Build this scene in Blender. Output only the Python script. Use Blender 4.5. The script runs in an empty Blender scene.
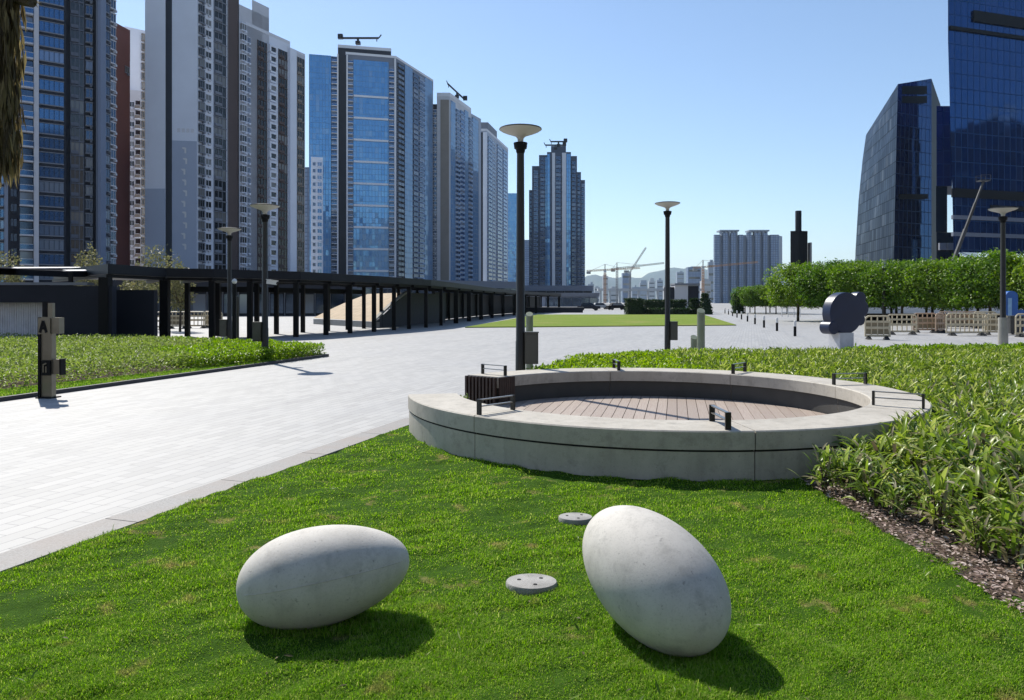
import bpy, math, random
import numpy as np
from mathutils import Vector, Matrix

random.seed(7); rng = np.random.default_rng(7)
C = bpy.context.scene
COL = C.collection
R = math.radians

# ------------------------------------------------------------------ camera, sky, sun, exposure
F, CX, HOR, EYE = 745.0, 512.0, 302.0, 1.6
cam = bpy.data.cameras.new('camera'); camo = bpy.data.objects.new('camera', cam); COL.objects.link(camo)
camo.location = (0, 0, EYE); camo.rotation_euler = (R(90), 0, 0)
cam.sensor_width = 36.0; cam.lens = F / 1024 * 36; cam.shift_y = -(350 - HOR) / 1024
cam.clip_start = 0.05; cam.clip_end = 20000
C.camera = camo
SUN_EL, SUN_AZ = 46.5, -34.0          # azimuth from +Y, negative = to the left
w = bpy.data.worlds.new('World'); C.world = w; w.use_nodes = True
nt = w.node_tree; nt.nodes.clear()
sky = nt.nodes.new('ShaderNodeTexSky'); sky.sky_type = 'NISHITA'; sky.sun_disc = False
sky.sun_elevation = R(SUN_EL); sky.sun_rotation = R(SUN_AZ); sky.air_density = 1.0; sky.dust_density = 0.25; sky.ozone_density = 2.6
bg = nt.nodes.new('ShaderNodeBackground'); bg.inputs['Strength'].default_value = 0.122
wo = nt.nodes.new('ShaderNodeOutputWorld')
nt.links.new(sky.outputs[0], bg.inputs['Color']); nt.links.new(bg.outputs[0], wo.inputs['Surface'])
sl = bpy.data.lights.new('sun', 'SUN'); sl.energy = 5.0; sl.angle = R(0.5); sl.color = (1.0, 0.95, 0.86)
so = bpy.data.objects.new('sun', sl); COL.objects.link(so)
SD = Vector((math.sin(R(SUN_AZ)) * math.cos(R(SUN_EL)), math.cos(R(SUN_AZ)) * math.cos(R(SUN_EL)), math.sin(R(SUN_EL))))
so.rotation_euler = SD.to_track_quat('Z', 'Y').to_euler(); so.location = (-60, 80, 120)
C.view_settings.view_transform = 'Standard'; C.view_settings.look = 'None'
C.view_settings.exposure = 0.38; C.view_settings.gamma = 1.0; C.view_settings.use_curve_mapping = False
try:
    C.cycles.use_denoising = True; C.cycles.max_bounces = 8; C.cycles.transparent_max_bounces = 8
    C.cycles.volume_bounces = 0; C.cycles.sample_clamp_indirect = 6
except Exception: pass

# ------------------------------------------------------------------ pixel -> world helpers
def gx(px, Y): return (px - CX) / F * Y
def gy(py, z=0.0): return (EYE - z) * F / (py - HOR)
def gp(px, py, z=0.0):
    Y = gy(py, z); return Vector((gx(px, Y), Y, z))
def zat(py, Y): return EYE - (py - HOR) / F * Y

# ------------------------------------------------------------------ materials
M = {}
def _n(nt, t, **k):
    n = nt.nodes.new(t)
    for a, b in k.items(): setattr(n, a, b)
    return n
def mth(nt, op, a, b=None):
    n = _n(nt, 'ShaderNodeMath', operation=op)
    for i, v in enumerate((a, b)):
        if v is None: continue
        if isinstance(v, (int, float)): n.inputs[i].default_value = v
        else: nt.links.new(v, n.inputs[i])
    return n.outputs[0]
def mixc(nt, fac, a, b):
    n = _n(nt, 'ShaderNodeMix', data_type='RGBA')
    if isinstance(fac, (int, float)): n.inputs['Factor'].default_value = fac
    else: nt.links.new(fac, n.inputs['Factor'])
    for nm, v in (('A', a), ('B', b)):
        s = [i for i in n.inputs if i.name == nm and i.type == 'RGBA'][0]
        if isinstance(v, (tuple, list)): s.default_value = (*v[:3], 1)
        else: nt.links.new(v, s)
    return [o for o in n.outputs if o.type == 'RGBA'][0]
def noise(nt, scale, detail=4, rough=.55, vec=None, w=None):
    n = _n(nt, 'ShaderNodeTexNoise'); n.inputs['Scale'].default_value = scale
    n.inputs['Detail'].default_value = detail; n.inputs['Roughness'].default_value = rough
    if vec is not None: nt.links.new(vec, n.inputs['Vector'])
    return n.outputs['Fac']
def ramp(nt, fac, p0, p1):
    n = _n(nt, 'ShaderNodeMapRange'); n.inputs[1].default_value = p0; n.inputs[2].default_value = p1
    nt.links.new(fac, n.inputs[0]); return n.outputs[0]
def base(name):
    m = bpy.data.materials.new(name); m.use_nodes = True
    nt = m.node_tree; b = nt.nodes['Principled BSDF']; o = nt.nodes['Material Output']
    tc = _n(nt, 'ShaderNodeTexCoord')
    M[name] = m
    return m, nt, b, o, tc
def bump(nt, b, h, strength=.3, dist=.02):
    n = _n(nt, 'ShaderNodeBump'); n.inputs['Strength'].default_value = strength; n.inputs['Distance'].default_value = dist
    nt.links.new(h, n.inputs['Height']); nt.links.new(n.outputs[0], b.inputs['Normal'])
def plain(name, col, rough=.6, metal=0.0, var=.25, scale=3.0, bmp=0.0, bscale=60, col2=None, spec=None):
    m, nt, b, o, tc = base(name)
    f = noise(nt, scale, 5, .6, tc.outputs['Object'])
    f = ramp(nt, f, .3, .7)
    c2 = col2 or tuple(min(1, c * (1 - var)) for c in col)
    nt.links.new(mixc(nt, f, col, c2), b.inputs['Base Color'])
    b.inputs['Roughness'].default_value = rough; b.inputs['Metallic'].default_value = metal
    if spec is not None: b.inputs['Specular IOR Level'].default_value = spec
    if bmp: bump(nt, b, noise(nt, bscale, 4, .6, tc.outputs['Object']), bmp)
    return m
def leafmat(name, cols, trans=.45, rough=.45, dry=None, spec=.3):
    m, nt, b, o, tc = base(name)
    g = _n(nt, 'ShaderNodeNewGeometry'); rnd = g.outputs['Random Per Island']
    cr = _n(nt, 'ShaderNodeValToRGB'); els = cr.color_ramp.elements
    while len(els) < len(cols): els.new(.5)
    for i, c in enumerate(cols):
        els[i].position = i / (len(cols) - 1); els[i].color = (*c, 1)
    nt.links.new(rnd, cr.inputs[0]); colr = cr.outputs[0]
    if dry:
        f = ramp(nt, noise(nt, dry[0], 4, .6, tc.outputs['Object']), dry[1], dry[2])
        colr = mixc(nt, f, colr, dry[3])
    oi = _n(nt, 'ShaderNodeObjectInfo'); hv = _n(nt, 'ShaderNodeHueSaturation'); nt.links.new(colr, hv.inputs['Color'])
    mr = _n(nt, 'ShaderNodeMapRange'); nt.links.new(oi.outputs['Random'], mr.inputs[0]); mr.inputs[3].default_value = .80; mr.inputs[4].default_value = 1.12; nt.links.new(mr.outputs[0], hv.inputs['Value'])
    mh = _n(nt, 'ShaderNodeMapRange'); nt.links.new(oi.outputs['Random'], mh.inputs[0]); mh.inputs[3].default_value = .512; mh.inputs[4].default_value = .488; nt.links.new(mh.outputs[0], hv.inputs['Hue']); colr = hv.outputs[0]
    nt.links.new(colr, b.inputs['Base Color']); b.inputs['Roughness'].default_value = rough
    b.inputs['Specular IOR Level'].default_value = spec
    t = _n(nt, 'ShaderNodeBsdfTranslucent')
    hs = _n(nt, 'ShaderNodeHueSaturation'); hs.inputs['Value'].default_value = 1.5; hs.inputs['Saturation'].default_value = 1.1
    nt.links.new(colr, hs.inputs['Color']); nt.links.new(hs.outputs[0], t.inputs['Color'])
    mx = _n(nt, 'ShaderNodeMixShader'); mx.inputs[0].default_value = trans
    nt.links.new(b.outputs[0], mx.inputs[1]); nt.links.new(t.outputs[0], mx.inputs[2])
    nt.links.new(mx.outputs[0], o.inputs['Surface'])
    return m
def curtain(name, glass, glass2, line, cw, ch, mort=.06, rough=.06, ior=1.9, tilt=.02, tint=(1, 1, 1), blinds=.35):
    m, nt, b, o, tc = base(name)
    br = _n(nt, 'ShaderNodeTexBrick'); br.offset = 0.0; br.squash = 1.0
    nt.links.new(tc.outputs['UV'], br.inputs['Vector'])
    br.inputs['Color1'].default_value = (*glass, 1); br.inputs['Color2'].default_value = (*glass2, 1)
    br.inputs['Mortar'].default_value = (*line, 1); br.inputs['Scale'].default_value = 1.0
    br.inputs['Mortar Size'].default_value = mort; br.inputs['Mortar Smooth'].default_value = .1
    br.inputs['Brick Width'].default_value = cw; br.inputs['Row Height'].default_value = ch
    BC = br.outputs['Color']
    rr = ramp(nt, br.outputs['Fac'], 0, 1); n = rr.node; n.inputs[3].default_value = rough; n.inputs[4].default_value = .5
    nt.links.new(rr, b.inputs['Roughness']); b.inputs['IOR'].default_value = ior; b.inputs['Specular Tint'].default_value = (*tint, 1)
    # every pane sits at a slightly different angle
    dv = _n(nt, 'ShaderNodeVectorMath', operation='DIVIDE'); dv.inputs[1].default_value = (cw, ch, 1)
    fl = _n(nt, 'ShaderNodeVectorMath', operation='FLOOR'); wn = _n(nt, 'ShaderNodeTexWhiteNoise')
    nt.links.new(tc.outputs['UV'], dv.inputs[0]); nt.links.new(dv.outputs[0], fl.inputs[0]); nt.links.new(fl.outputs[0], wn.inputs['Vector'])
    sb = _n(nt, 'ShaderNodeVectorMath', operation='SUBTRACT'); sb.inputs[1].default_value = (.5, .5, .5); nt.links.new(wn.outputs['Color'], sb.inputs[0])
    sc = _n(nt, 'ShaderNodeVectorMath', operation='SCALE'); sc.inputs['Scale'].default_value = tilt; nt.links.new(sb.outputs[0], sc.inputs[0])
    ge = _n(nt, 'ShaderNodeNewGeometry'); ad = _n(nt, 'ShaderNodeVectorMath', operation='ADD')
    nt.links.new(ge.outputs['Normal'], ad.inputs[0]); nt.links.new(sc.outputs[0], ad.inputs[1])
    no = _n(nt, 'ShaderNodeVectorMath', operation='NORMALIZE'); nt.links.new(ad.outputs[0], no.inputs[0])
    pale = ramp(nt, wn.outputs['Value'], .90, .92); nt.links.new(mixc(nt, mth(nt, 'MULTIPLY', pale, blinds), BC, (.26, .29, .33)), b.inputs['Base Color'])
    nt.links.new(no.outputs[0], b.inputs['Normal'])
    return m
def mapped(nt, tc, rotz, src='Object'):
    mp = _n(nt, 'ShaderNodeMapping'); mp.inputs['Rotation'].default_value = (0, 0, rotz)
    nt.links.new(tc.outputs[src], mp.inputs['Vector']); return mp.outputs[0]

PATH = Vector((.306, .952, 0))                 # the direction the promenade runs in
PANG = math.atan2(PATH.y, PATH.x)
def mk_paving():
    m, nt, b, o, tc = base('granite_paving')
    v = mapped(nt, tc, -PANG)
    br = _n(nt, 'ShaderNodeTexBrick'); br.offset = .5
    nt.links.new(v, br.inputs['Vector']); br.inputs['Scale'].default_value = 1
    br.inputs['Color1'].default_value = (.372, .366, .354, 1); br.inputs['Color2'].default_value = (.285, .281, .273, 1)
    br.inputs['Mortar'].default_value = (.16, .16, .165, 1); br.inputs['Mortar Size'].default_value = .0045; br.inputs['Bias'].default_value = -.25
    br.inputs['Brick Width'].default_value = .40; br.inputs['Row Height'].default_value = .135
    st = ramp(nt, noise(nt, .35, 6, .65, tc.outputs['Object']), .45, .75)
    c = mixc(nt, mth(nt, 'MULTIPLY', st, .45), br.outputs['Color'], (.30, .30, .31))
    sp = ramp(nt, noise(nt, 140, 2, .6, tc.outputs['Object']), .42, .7)
    c = mixc(nt, mth(nt, 'MULTIPLY', sp, .25), c, (.24, .24, .25))
    # long dark scuffs across the stones
    mp = _n(nt, 'ShaderNodeMapping'); mp.inputs['Scale'].default_value = (.10, .8, 1); nt.links.new(v, mp.inputs['Vector'])
    sc = ramp(nt, noise(nt, 1.0, 6, .72, mp.outputs[0]), .5, .72)
    c = mixc(nt, mth(nt, 'MULTIPLY', sc, .5), c, (.20, .20, .205))
    sp2 = ramp(nt, noise(nt, 5.5, 2, .4, tc.outputs['Object']), .70, .76); c = mixc(nt, mth(nt, 'MULTIPLY', sp2, .35), c, (.14, .135, .13))
    nt.links.new(c, b.inputs['Base Color']); b.inputs['Roughness'].default_value = .62
    bump(nt, b, br.outputs['Fac'], .25, -.01)
mk_paving()
def mk_kerb():
    m, nt, b, o, tc = base('granite_kerb')
    f = ramp(nt, noise(nt, 90, 3, .7, tc.outputs['Object']), .35, .65)
    c = mixc(nt, f, (.29, .285, .28), (.17, .165, .16))
    f2 = ramp(nt, noise(nt, 1.3, 4, .6, tc.outputs['Object']), .4, .7)
    c = mixc(nt, mth(nt, 'MULTIPLY', f2, .6), c, (.26, .21, .18))
    nt.links.new(c, b.inputs['Base Color']); b.inputs['Roughness'].default_value = .7
mk_kerb()
plain('kerb_dark', (.06, .06, .065), .7)
plain('ground_concrete', (.36, .355, .345), .85, var=.35, scale=.04)
plain('asphalt', (.10, .10, .105), .9, var=.3, scale=.3)
def mk_lawn(name, g1, g2, dryc, dscale=1.6, d0=.62, d1=.74):
    m, nt, b, o, tc = base(name)
    f = ramp(nt, noise(nt, 9, 5, .7, tc.outputs['Object']), .3, .7)
    c = mixc(nt, f, g1, g2)
    d = ramp(nt, noise(nt, dscale, 4, .6, tc.outputs['Object']), d0, d1)
    c = mixc(nt, d, c, dryc)
    nt.links.new(c, b.inputs['Base Color']); b.inputs['Roughness'].default_value = .9; b.inputs['Specular IOR Level'].default_value = .05
    bump(nt, b, noise(nt, 70, 3, .7, tc.outputs['Object']), .6, .03)
mk_lawn('lawn_soil', (.025, .06, .005), (.05, .11, .010), (.26, .21, .09), 3.2, .60, .74)
mk_lawn('far_turf', (.13, .20, .03), (.19, .25, .045), (.25, .25, .08), .25, .5, .75)
mk_lawn('bed_soil', (.05, .04, .03), (.10, .075, .055), (.16, .12, .10), 8, .45, .65)
leafmat('grass_blade', [(.075, .165, .010), (.13, .27, .015), (.19, .37, .025), (.27, .43, .05), (.40, .43, .15)], .5, .65, dry=(3.2, .60, .74, (.36, .30, .12)), spec=.08)
leafmat('strap_leaf', [(.085, .14, .022), (.14, .215, .032), (.225, .31, .05), (.44, .47, .17)], .40, .32)
leafmat('dry_strap_leaf', [(.20, .18, .11), (.33, .30, .19), (.12, .10, .06)], .25, .6)
leafmat('shrub_mid', [(.10, .16, .022), (.165, .245, .030), (.24, .33, .04), (.36, .42, .09)], .42, .38)
leafmat('shrub_bright', [(.13, .22, .02), (.19, .30, .025), (.25, .36, .035), (.30, .38, .06)], .45, .4)
leafmat('shrub_dull', [(.12, .18, .035), (.18, .25, .05), (.26, .32, .08), (.17, .28, .035)], .4, .5)
leafmat('tree_leaf', [(.055, .115, .012), (.095, .185, .018), (.145, .245, .024), (.21, .31, .04)], .38, .45)
leafmat('olive_leaf', [(.10, .11, .05), (.17, .17, .075), (.24, .22, .10)], .4, .5)
leafmat('hedge_leaf', [(.012, .028, .010), (.02, .045, .014), (.035, .065, .02)], .25, .5)
leafmat('palm_dry', [(.045, .036, .02), (.09, .075, .04), (.16, .135, .065), (.24, .205, .10)], .45, .6)
leafmat('mulch_chip', [(.14, .095, .075), (.26, .19, .155), (.36, .29, .25), (.46, .40, .35)], .05, .8)
plain('bark', (.10, .075, .05), .9, scale=14, var=.5, bmp=.5, bscale=40)
def mk_conc(name, c1, c2, bm=.12):
    m, nt, b, o, tc = base(name)
    f = ramp(nt, noise(nt, 2.2, 6, .7, tc.outputs['Object']), .32, .7)
    c = mixc(nt, f, c1, c2)
    g = ramp(nt, noise(nt, 120, 2, .5, tc.outputs['Object']), .55, .72)
    c = mixc(nt, mth(nt, 'MULTIPLY', g, .22), c, (.16, .15, .14))
    v = _n(nt, 'ShaderNodeMapping'); v.inputs['Scale'].default_value = (6, 6, .5); nt.links.new(tc.outputs['Object'], v.inputs['Vector'])
    s = ramp(nt, noise(nt, 1.4, 4, .6, v.outputs[0]), .5, .75)
    c = mixc(nt, mth(nt, 'MULTIPLY', s, .3), c, tuple(x * .62 for x in c2))
    bl = ramp(nt, noise(nt, 7, 5, .75, tc.outputs['Object']), .52, .68); c = mixc(nt, mth(nt, 'MULTIPLY', bl, .42), c, tuple(x * .55 for x in c2))
    pt = ramp(nt, noise(nt, 46, 2, .5, tc.outputs['Object']), .68, .74); c = mixc(nt, mth(nt, 'MULTIPLY', pt, .4), c, (.13, .12, .11))
    nt.links.new(c, b.inputs['Base Color']); b.inputs['Roughness'].default_value = .75
    bump(nt, b, noise(nt, 75, 4, .6, tc.outputs['Object']), bm, .01)
mk_conc('bench_concrete', (.49, .455, .395), (.36, .33, .28))
mk_conc('egg_concrete', (.60, .57, .52), (.46, .435, .39), .08)
mk_conc('disc_concrete', (.36, .35, .33), (.20, .19, .18), .4)
plain('joint_dark', (.03, .03, .03), .9)
plain('seat_recess_shade', (.07, .068, .064), .8)  # shade of the bench undercut put into a dark colour
def mk_deck():
    m, nt, b, o, tc = base('deck_timber')
    v = _n(nt, 'ShaderNodeMapping'); v.inputs['Rotation'].default_value = (0, 0, -math.atan2(1, .22)); v.inputs['Scale'].default_value = (1, 1, 1)
    nt.links.new(tc.outputs['Object'], v.inputs['Vector'])
    s = _n(nt, 'ShaderNodeMapping'); s.inputs['Scale'].default_value = (1.2, 30, 1); nt.links.new(v.outputs[0], s.inputs['Vector'])
    g = _n(nt, 'ShaderNodeNewGeometry')
    c = mixc(nt, g.outputs['Random Per Island'], (.38, .32, .27), (.29, .24, .20))
    c = mixc(nt, ramp(nt, noise(nt, 2, 5, .7, s.outputs[0]), .4, .75), c, (.27, .20, .17))
    nt.links.new(c, b.inputs['Base Color']); b.inputs['Roughness'].default_value = .7
mk_deck()
plain('dark_timber', (.05, .026, .018), .55, var=.5, scale=8)
plain('bronze_pole', (.028, .026, .022), .45, .2, var=.3, scale=6)
plain('pole_bronze_light', (.05, .047, .042), .45, .3)
plain('black_metal', (.006, .0065, .008), .55, 0, var=.3, spec=.18)
plain('canopy_metal', (.014, .016, .022), .5, 0, var=.35, scale=1.2, spec=.18)
plain('pavilion_wall', (.022, .026, .040), .5, .1, var=.3, scale=.6, spec=.18)
plain('rail_steel', (.30, .30, .30), .35, .9)
plain('rail_black', (.018, .018, .018), .4, .3)
plain('stainless', (.25, .235, .19), .32, .75, var=.2, scale=5)
plain('lamp_rim', (.07, .07, .065), .5, .4)
plain('white_paint', (.72, .72, .71), .5, var=.1)
plain('grey_box', (.085, .085, .075), .5, .2)
plain('galv_green', (.24, .27, .19), .45, .3)
plain('corrugated', (.78, .79, .84), .5, .1)
def mk_lampdish():
    m, nt, b, o, tc = base('lamp_dish')
    b.inputs['Base Color'].default_value = (.80, .78, .71, 1); b.inputs['Roughness'].default_value = .4
    t = _n(nt, 'ShaderNodeBsdfTranslucent'); t.inputs['Color'].default_value = (.82, .79, .72, 1)
    mx = _n(nt, 'ShaderNodeMixShader'); mx.inputs[0].default_value = .4
    nt.links.new(b.outputs[0], mx.inputs[1]); nt.links.new(t.outputs[0], mx.inputs[2]); nt.links.new(mx.outputs[0], o.inputs['Surface'])
mk_lampdish()
plain('sculpture_blue', (.005, .014, .055), .4, 0, var=.25, scale=2)
plain('pedestal_white', (.66, .66, .68), .6)
plain('barrier_cream', (.60, .52, .36), .5, var=.2)
plain('barrier_tan', (.50, .36, .25), .55, var=.25)
plain('barrier_infill', (.30, .25, .16), .6)
plain('wrap_grey', (.34, .33, .29), .7, var=.3)
plain('roof_dark', (.012, .014, .02), .9, spec=.02)
plain('rubber', (.02, .02, .02), .8)
plain('bin_grey', (.045, .048, .05), .55)
plain('panel_blue', (.02, .12, .42), .4)
plain('panel_paleblue', (.25, .45, .7), .4)
plain('tan_ramp', (.42, .31, .19), .8, var=.35, scale=1.5, bmp=.2)
plain('ramp_concrete', (.34, .33, .31), .8)
plain('ramp_dark', (.05, .05, .06), .7)
# tower materials
plain('tw_white', (.78, .81, .88), .75, var=.12, scale=.08)
plain('tw_offwhite', (.60, .60, .63), .75, var=.15, scale=.1)
plain('tw_bluegrey', (.20, .24, .33), .7, var=.12, scale=.08)
plain('tw_midgrey', (.20, .215, .25), .75, var=.12, scale=.1)  # mid grey of walls, trims and roof edges
plain('tw_darkwall', (.030, .033, .045), .6, var=.25, scale=.2, spec=.18)
plain('tw_navy_wall', (.055, .075, .12), .6, var=.15, scale=.1)
plain('tw_panel', (.42, .47, .57), .7, var=.1, scale=.1)
plain('tw_blue', (.36, .50, .72), .45, var=.15, scale=.1)
plain('tw_blue_deep', (.12, .19, .33), .45, var=.15, scale=.1)
plain('tw_brown', (.10, .065, .055), .7, var=.2, scale=.2)
plain('tw_red', (.20, .065, .05), .7, var=.2, scale=.15)
plain('tw_tan', (.26, .22, .18), .7, var=.15, scale=.2)
plain('tw_trim', (.70, .70, .73), .6, var=.1)
plain('tw_pale', (.40, .44, .52), .7, var=.12, scale=.05)
plain('tw_grid_grey', (.16, .18, .23), .6, var=.2)
def glassm(name, c, rough=.06, ior=1.9, var=.5, scale=.35, tint=(1, 1, 1)):
    m = plain(name, c, rough, 0, var=var, scale=scale); nt = m.node_tree; b = nt.nodes['Principled BSDF']; g = _n(nt, 'ShaderNodeNewGeometry'); oi = _n(nt, 'ShaderNodeObjectInfo')
    fr = mth(nt, 'FRACT', mth(nt, 'ADD', mth(nt, 'MULTIPLY', g.outputs['Random Per Island'], 7.3), mth(nt, 'MULTIPLY', oi.outputs['Random'], 3.7)))
    cur = ramp(nt, fr, .80, .82); lk = b.inputs['Base Color'].links[0].from_socket
    nt.links.new(mixc(nt, mth(nt, 'MULTIPLY', cur, .55), lk, (.30, .29, .27)), b.inputs['Base Color'])
    b.inputs['IOR'].default_value = ior; b.inputs['Specular Tint'].default_value = (*tint, 1); return m
glassm('gl_blue', (.008, .045, .15), ior=2.5, tint=(.35, .62, 1)); glassm('gl_navy', (.006, .016, .045), ior=2.0, tint=(.5, .7, 1)); glassm('gl_dark', (.006, .008, .012), .1, 1.55); glassm('gl_grey', (.03, .036, .045), .12, 1.6)
curtain('cw_blue', (.02, .13, .35), (.05, .18, .42), (.02, .04, .10), 1.6, 2.85, .11, ior=3.0, tilt=.035, tint=(.42, .72, 1))
curtain('cw_paleblue', (.10, .20, .36), (.14, .26, .44), (.05, .07, .12), 1.6, 2.85, .16, ior=2.4, tilt=.03, tint=(.6, .8, 1))
curtain('cw_navy', (.001, .010, .050), (.002, .016, .075), (.0005, .003, .012), 1.9, 3.6, .13, .05, 2.1, .014, tint=(.06, .34, .95), blinds=.03)
curtain('cw_navy_sunlit', (.003, .008, .024), (.016, .026, .050), (.003, .005, .010), 2.4, 3.6, .12, .3, 1.12, .06, blinds=.12)  # copy of the navy glass with the sunlit face's greyer tone in its colour
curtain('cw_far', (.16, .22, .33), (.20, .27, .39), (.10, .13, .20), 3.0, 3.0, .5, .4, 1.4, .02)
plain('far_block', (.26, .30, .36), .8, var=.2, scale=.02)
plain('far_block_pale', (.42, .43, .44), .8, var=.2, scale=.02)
plain('crane_yellow', (.42, .22, .10), .6)
plain('crane_grey', (.22, .22, .22), .6)
plain('hill_green', (.05, .075, .045), .95, var=.5, scale=.004)

# ------------------------------------------------------------------ mesh builder
class MB:
    def __init__(s): s.v = []; s.f = []; s.m = []; s.uv = []
    def add(s, vs, fs, mi=0, uvs=None):
        o = len(s.v); s.v += [tuple(p) for p in vs]
        for k, f in enumerate(fs):
            s.f.append([i + o for i in f]); s.m.append(mi)
            s.uv.append(uvs[k] if uvs else [(0, 0)] * len(f))
    def box(s, x0, x1, y0, y1, z0, z1, mi=0, T=None):
        p = [Vector(q) for q in ((x0,y0,z0),(x1,y0,z0),(x1,y1,z0),(x0,y1,z0),(x0,y0,z1),(x1,y0,z1),(x1,y1,z1),(x0,y1,z1))]
        if T is not None: p = [T @ q for q in p]
        s.add(p, [(3,2,1,0),(4,5,6,7),(0,1,5,4),(1,2,6,5),(2,3,7,6),(3,0,4,7)], mi)
    def bar(s, a, b, wd, ht=None, mi=0, up=(0,0,1)):
        a = Vector(a); b = Vector(b); ht = ht or wd; d = (b - a).normalized(); u = Vector(up)
        if abs(d.dot(u)) > .99: u = Vector((0, 1, 0))
        sx = d.cross(u).normalized() * wd / 2; sz = sx.cross(d).normalized() * ht / 2
        p = [a - sx - sz, a + sx - sz, a + sx + sz, a - sx + sz, b - sx - sz, b + sx - sz, b + sx + sz, b - sx + sz]
        s.add(p, [(0,1,2,3),(7,6,5,4),(0,4,5,1),(1,5,6,2),(2,6,7,3),(3,7,4,0)], mi)
    def cyl(s, a, b, r0, r1=None, n=14, mi=0, cap=True):
        a = Vector(a); b = Vector(b); r1 = r0 if r1 is None else r1; d = (b - a).normalized()
        u = Vector((0,0,1)) if abs(d.z) < .9 else Vector((1,0,0)); x = d.cross(u).normalized(); y = d.cross(x)
        vs = [];
        for k in range(n):
            t = 2 * math.pi * k / n; q = x * math.cos(t) + y * math.sin(t); vs += [a + q * r0, b + q * r1]
        fs = [(2*k, 2*k+1, 2*((k+1)%n)+1, 2*((k+1)%n)) for k in range(n)]
        if cap: fs += [tuple(2*k for k in range(n)), tuple(2*k+1 for k in reversed(range(n)))]
        s.add(vs, fs, mi)
    def tube(s, pts, r, n=8, mi=0):
        for a, b in zip(pts[:-1], pts[1:]): s.cyl(a, b, r, r, n, mi)
    def lathe(s, prof, n=28, mi=0, c=(0,0,0), T=None):
        vs = []; fs = []
        for r, z in prof:
            for k in range(n):
                t = 2*math.pi*k/n; q = Vector((r*math.cos(t), r*math.sin(t), z)); vs.append((T @ q if T is not None else q) + Vector(c))
        for j in range(len(prof)-1):
            for k in range(n):
                k2 = (k+1) % n; fs.append((j*n+k, j*n+k2, (j+1)*n+k2, (j+1)*n+k))
        s.add(vs, fs, mi)
    def prism(s, poly, z0, z1, mi=0, caps=True):
        n = len(poly); vs = [(p[0], p[1], z0) for p in poly] + [(p[0], p[1], z1 if not callable(z1) else z1(p)) for p in poly]
        ac = 0; fs = []; uvs = []
        for k in range(n):
            k2 = (k+1) % n; L = math.hypot(poly[k2][0]-poly[k][0], poly[k2][1]-poly[k][1])
            fs.append((k, k2, n+k2, n+k)); uvs.append([(ac, vs[k][2]), (ac+L, vs[k2][2]), (ac+L, vs[n+k2][2]), (ac, vs[n+k][2])]); ac += L
        if caps:
            fs.append(tuple(range(n-1, -1, -1))); uvs.append([(0,0)]*n); fs.append(tuple(range(n, 2*n))); uvs.append([(0,0)]*n)
        s.add(vs, fs, mi, uvs)
    def xform(s, T): s.v = [tuple(T @ Vector(p)) for p in s.v]; return s
    def mesh(s, name, mats, smooth=False, angle=40):
        me = bpy.data.meshes.new(name); me.from_pydata(s.v, [], s.f)
        for x in mats: me.materials.append(M[x])
        me.polygons.foreach_set('material_index', s.m)
        ul = me.uv_layers.new(name='UVMap'); flat = [c for f in s.uv for q in f for c in q]; ul.data.foreach_set('uv', flat)
        if smooth:
            me.polygons.foreach_set('use_smooth', [True] * len(me.polygons))
            try: me.set_sharp_from_angle(angle=R(angle))
            except Exception: pass
        me.update(); return me
    def build(s, name, mats, parent=None, smooth=False, loc=None, rotz=0):
        if isinstance(mats, str): mats = [mats]
        return link(name, s.mesh(name, mats, smooth), parent, loc, rotz)
def link(name, me, parent=None, loc=None, rotz=0):
    o = bpy.data.objects.new(name, me); COL.objects.link(o)
    if parent: o.parent = parent
    if loc is not None: o.location = loc
    if rotz: o.rotation_euler.z = rotz
    return o
def thing(name, label, cat, loc=(0,0,0), rotz=0, group=None):
    o = bpy.data.objects.new(name, None); COL.objects.link(o); o.location = loc; o.rotation_euler.z = rotz; o.empty_display_size = .2
    return tag(o, label, cat, group)
def tag(o, label, cat, group=None, kind=None):
    o['label'] = label; o['category'] = cat
    if group: o['group'] = group
    if kind: o['kind'] = kind
    return o
def struct(name, mb, mats, smooth=False):
    o = mb.build(name, mats, None, smooth); o['kind'] = 'structure'; o['label'] = STRUCT_LABEL.get(name, name.replace('_', ' ')); o['category'] = name.split('_')[-1]; return o
def dup(o, loc=None, rotz=None, scale=None, label=None, parent=None):
    c = o.copy(); COL.objects.link(c)
    if parent is not None: c.parent = parent
    if loc is not None: c.location = loc
    if rotz is not None: c.rotation_euler.z = rotz
    if scale is not None: c.scale = scale
    if label: c['label'] = label
    for ch in list(o.children): dup(ch, parent=c)
    return c
STRUCT_LABEL = {'ground': 'pale concrete ground reaching to the hills', 'plaza_paving': 'light grey granite paving of the promenade and plaza',
    'front_lawn': 'green lawn around the two stone eggs', 'far_lawn': 'sunlit yellow green lawn beyond the paving', 'planting_bed': 'brown soil of the planting bed beside the ring bench',
    'side_bed': 'soil of the planting bed before the dark pavilion', 'lawn_kerb': 'speckled granite kerb between the paving and the front lawn', 'hills': 'hazy hills on the horizon'}

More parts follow.
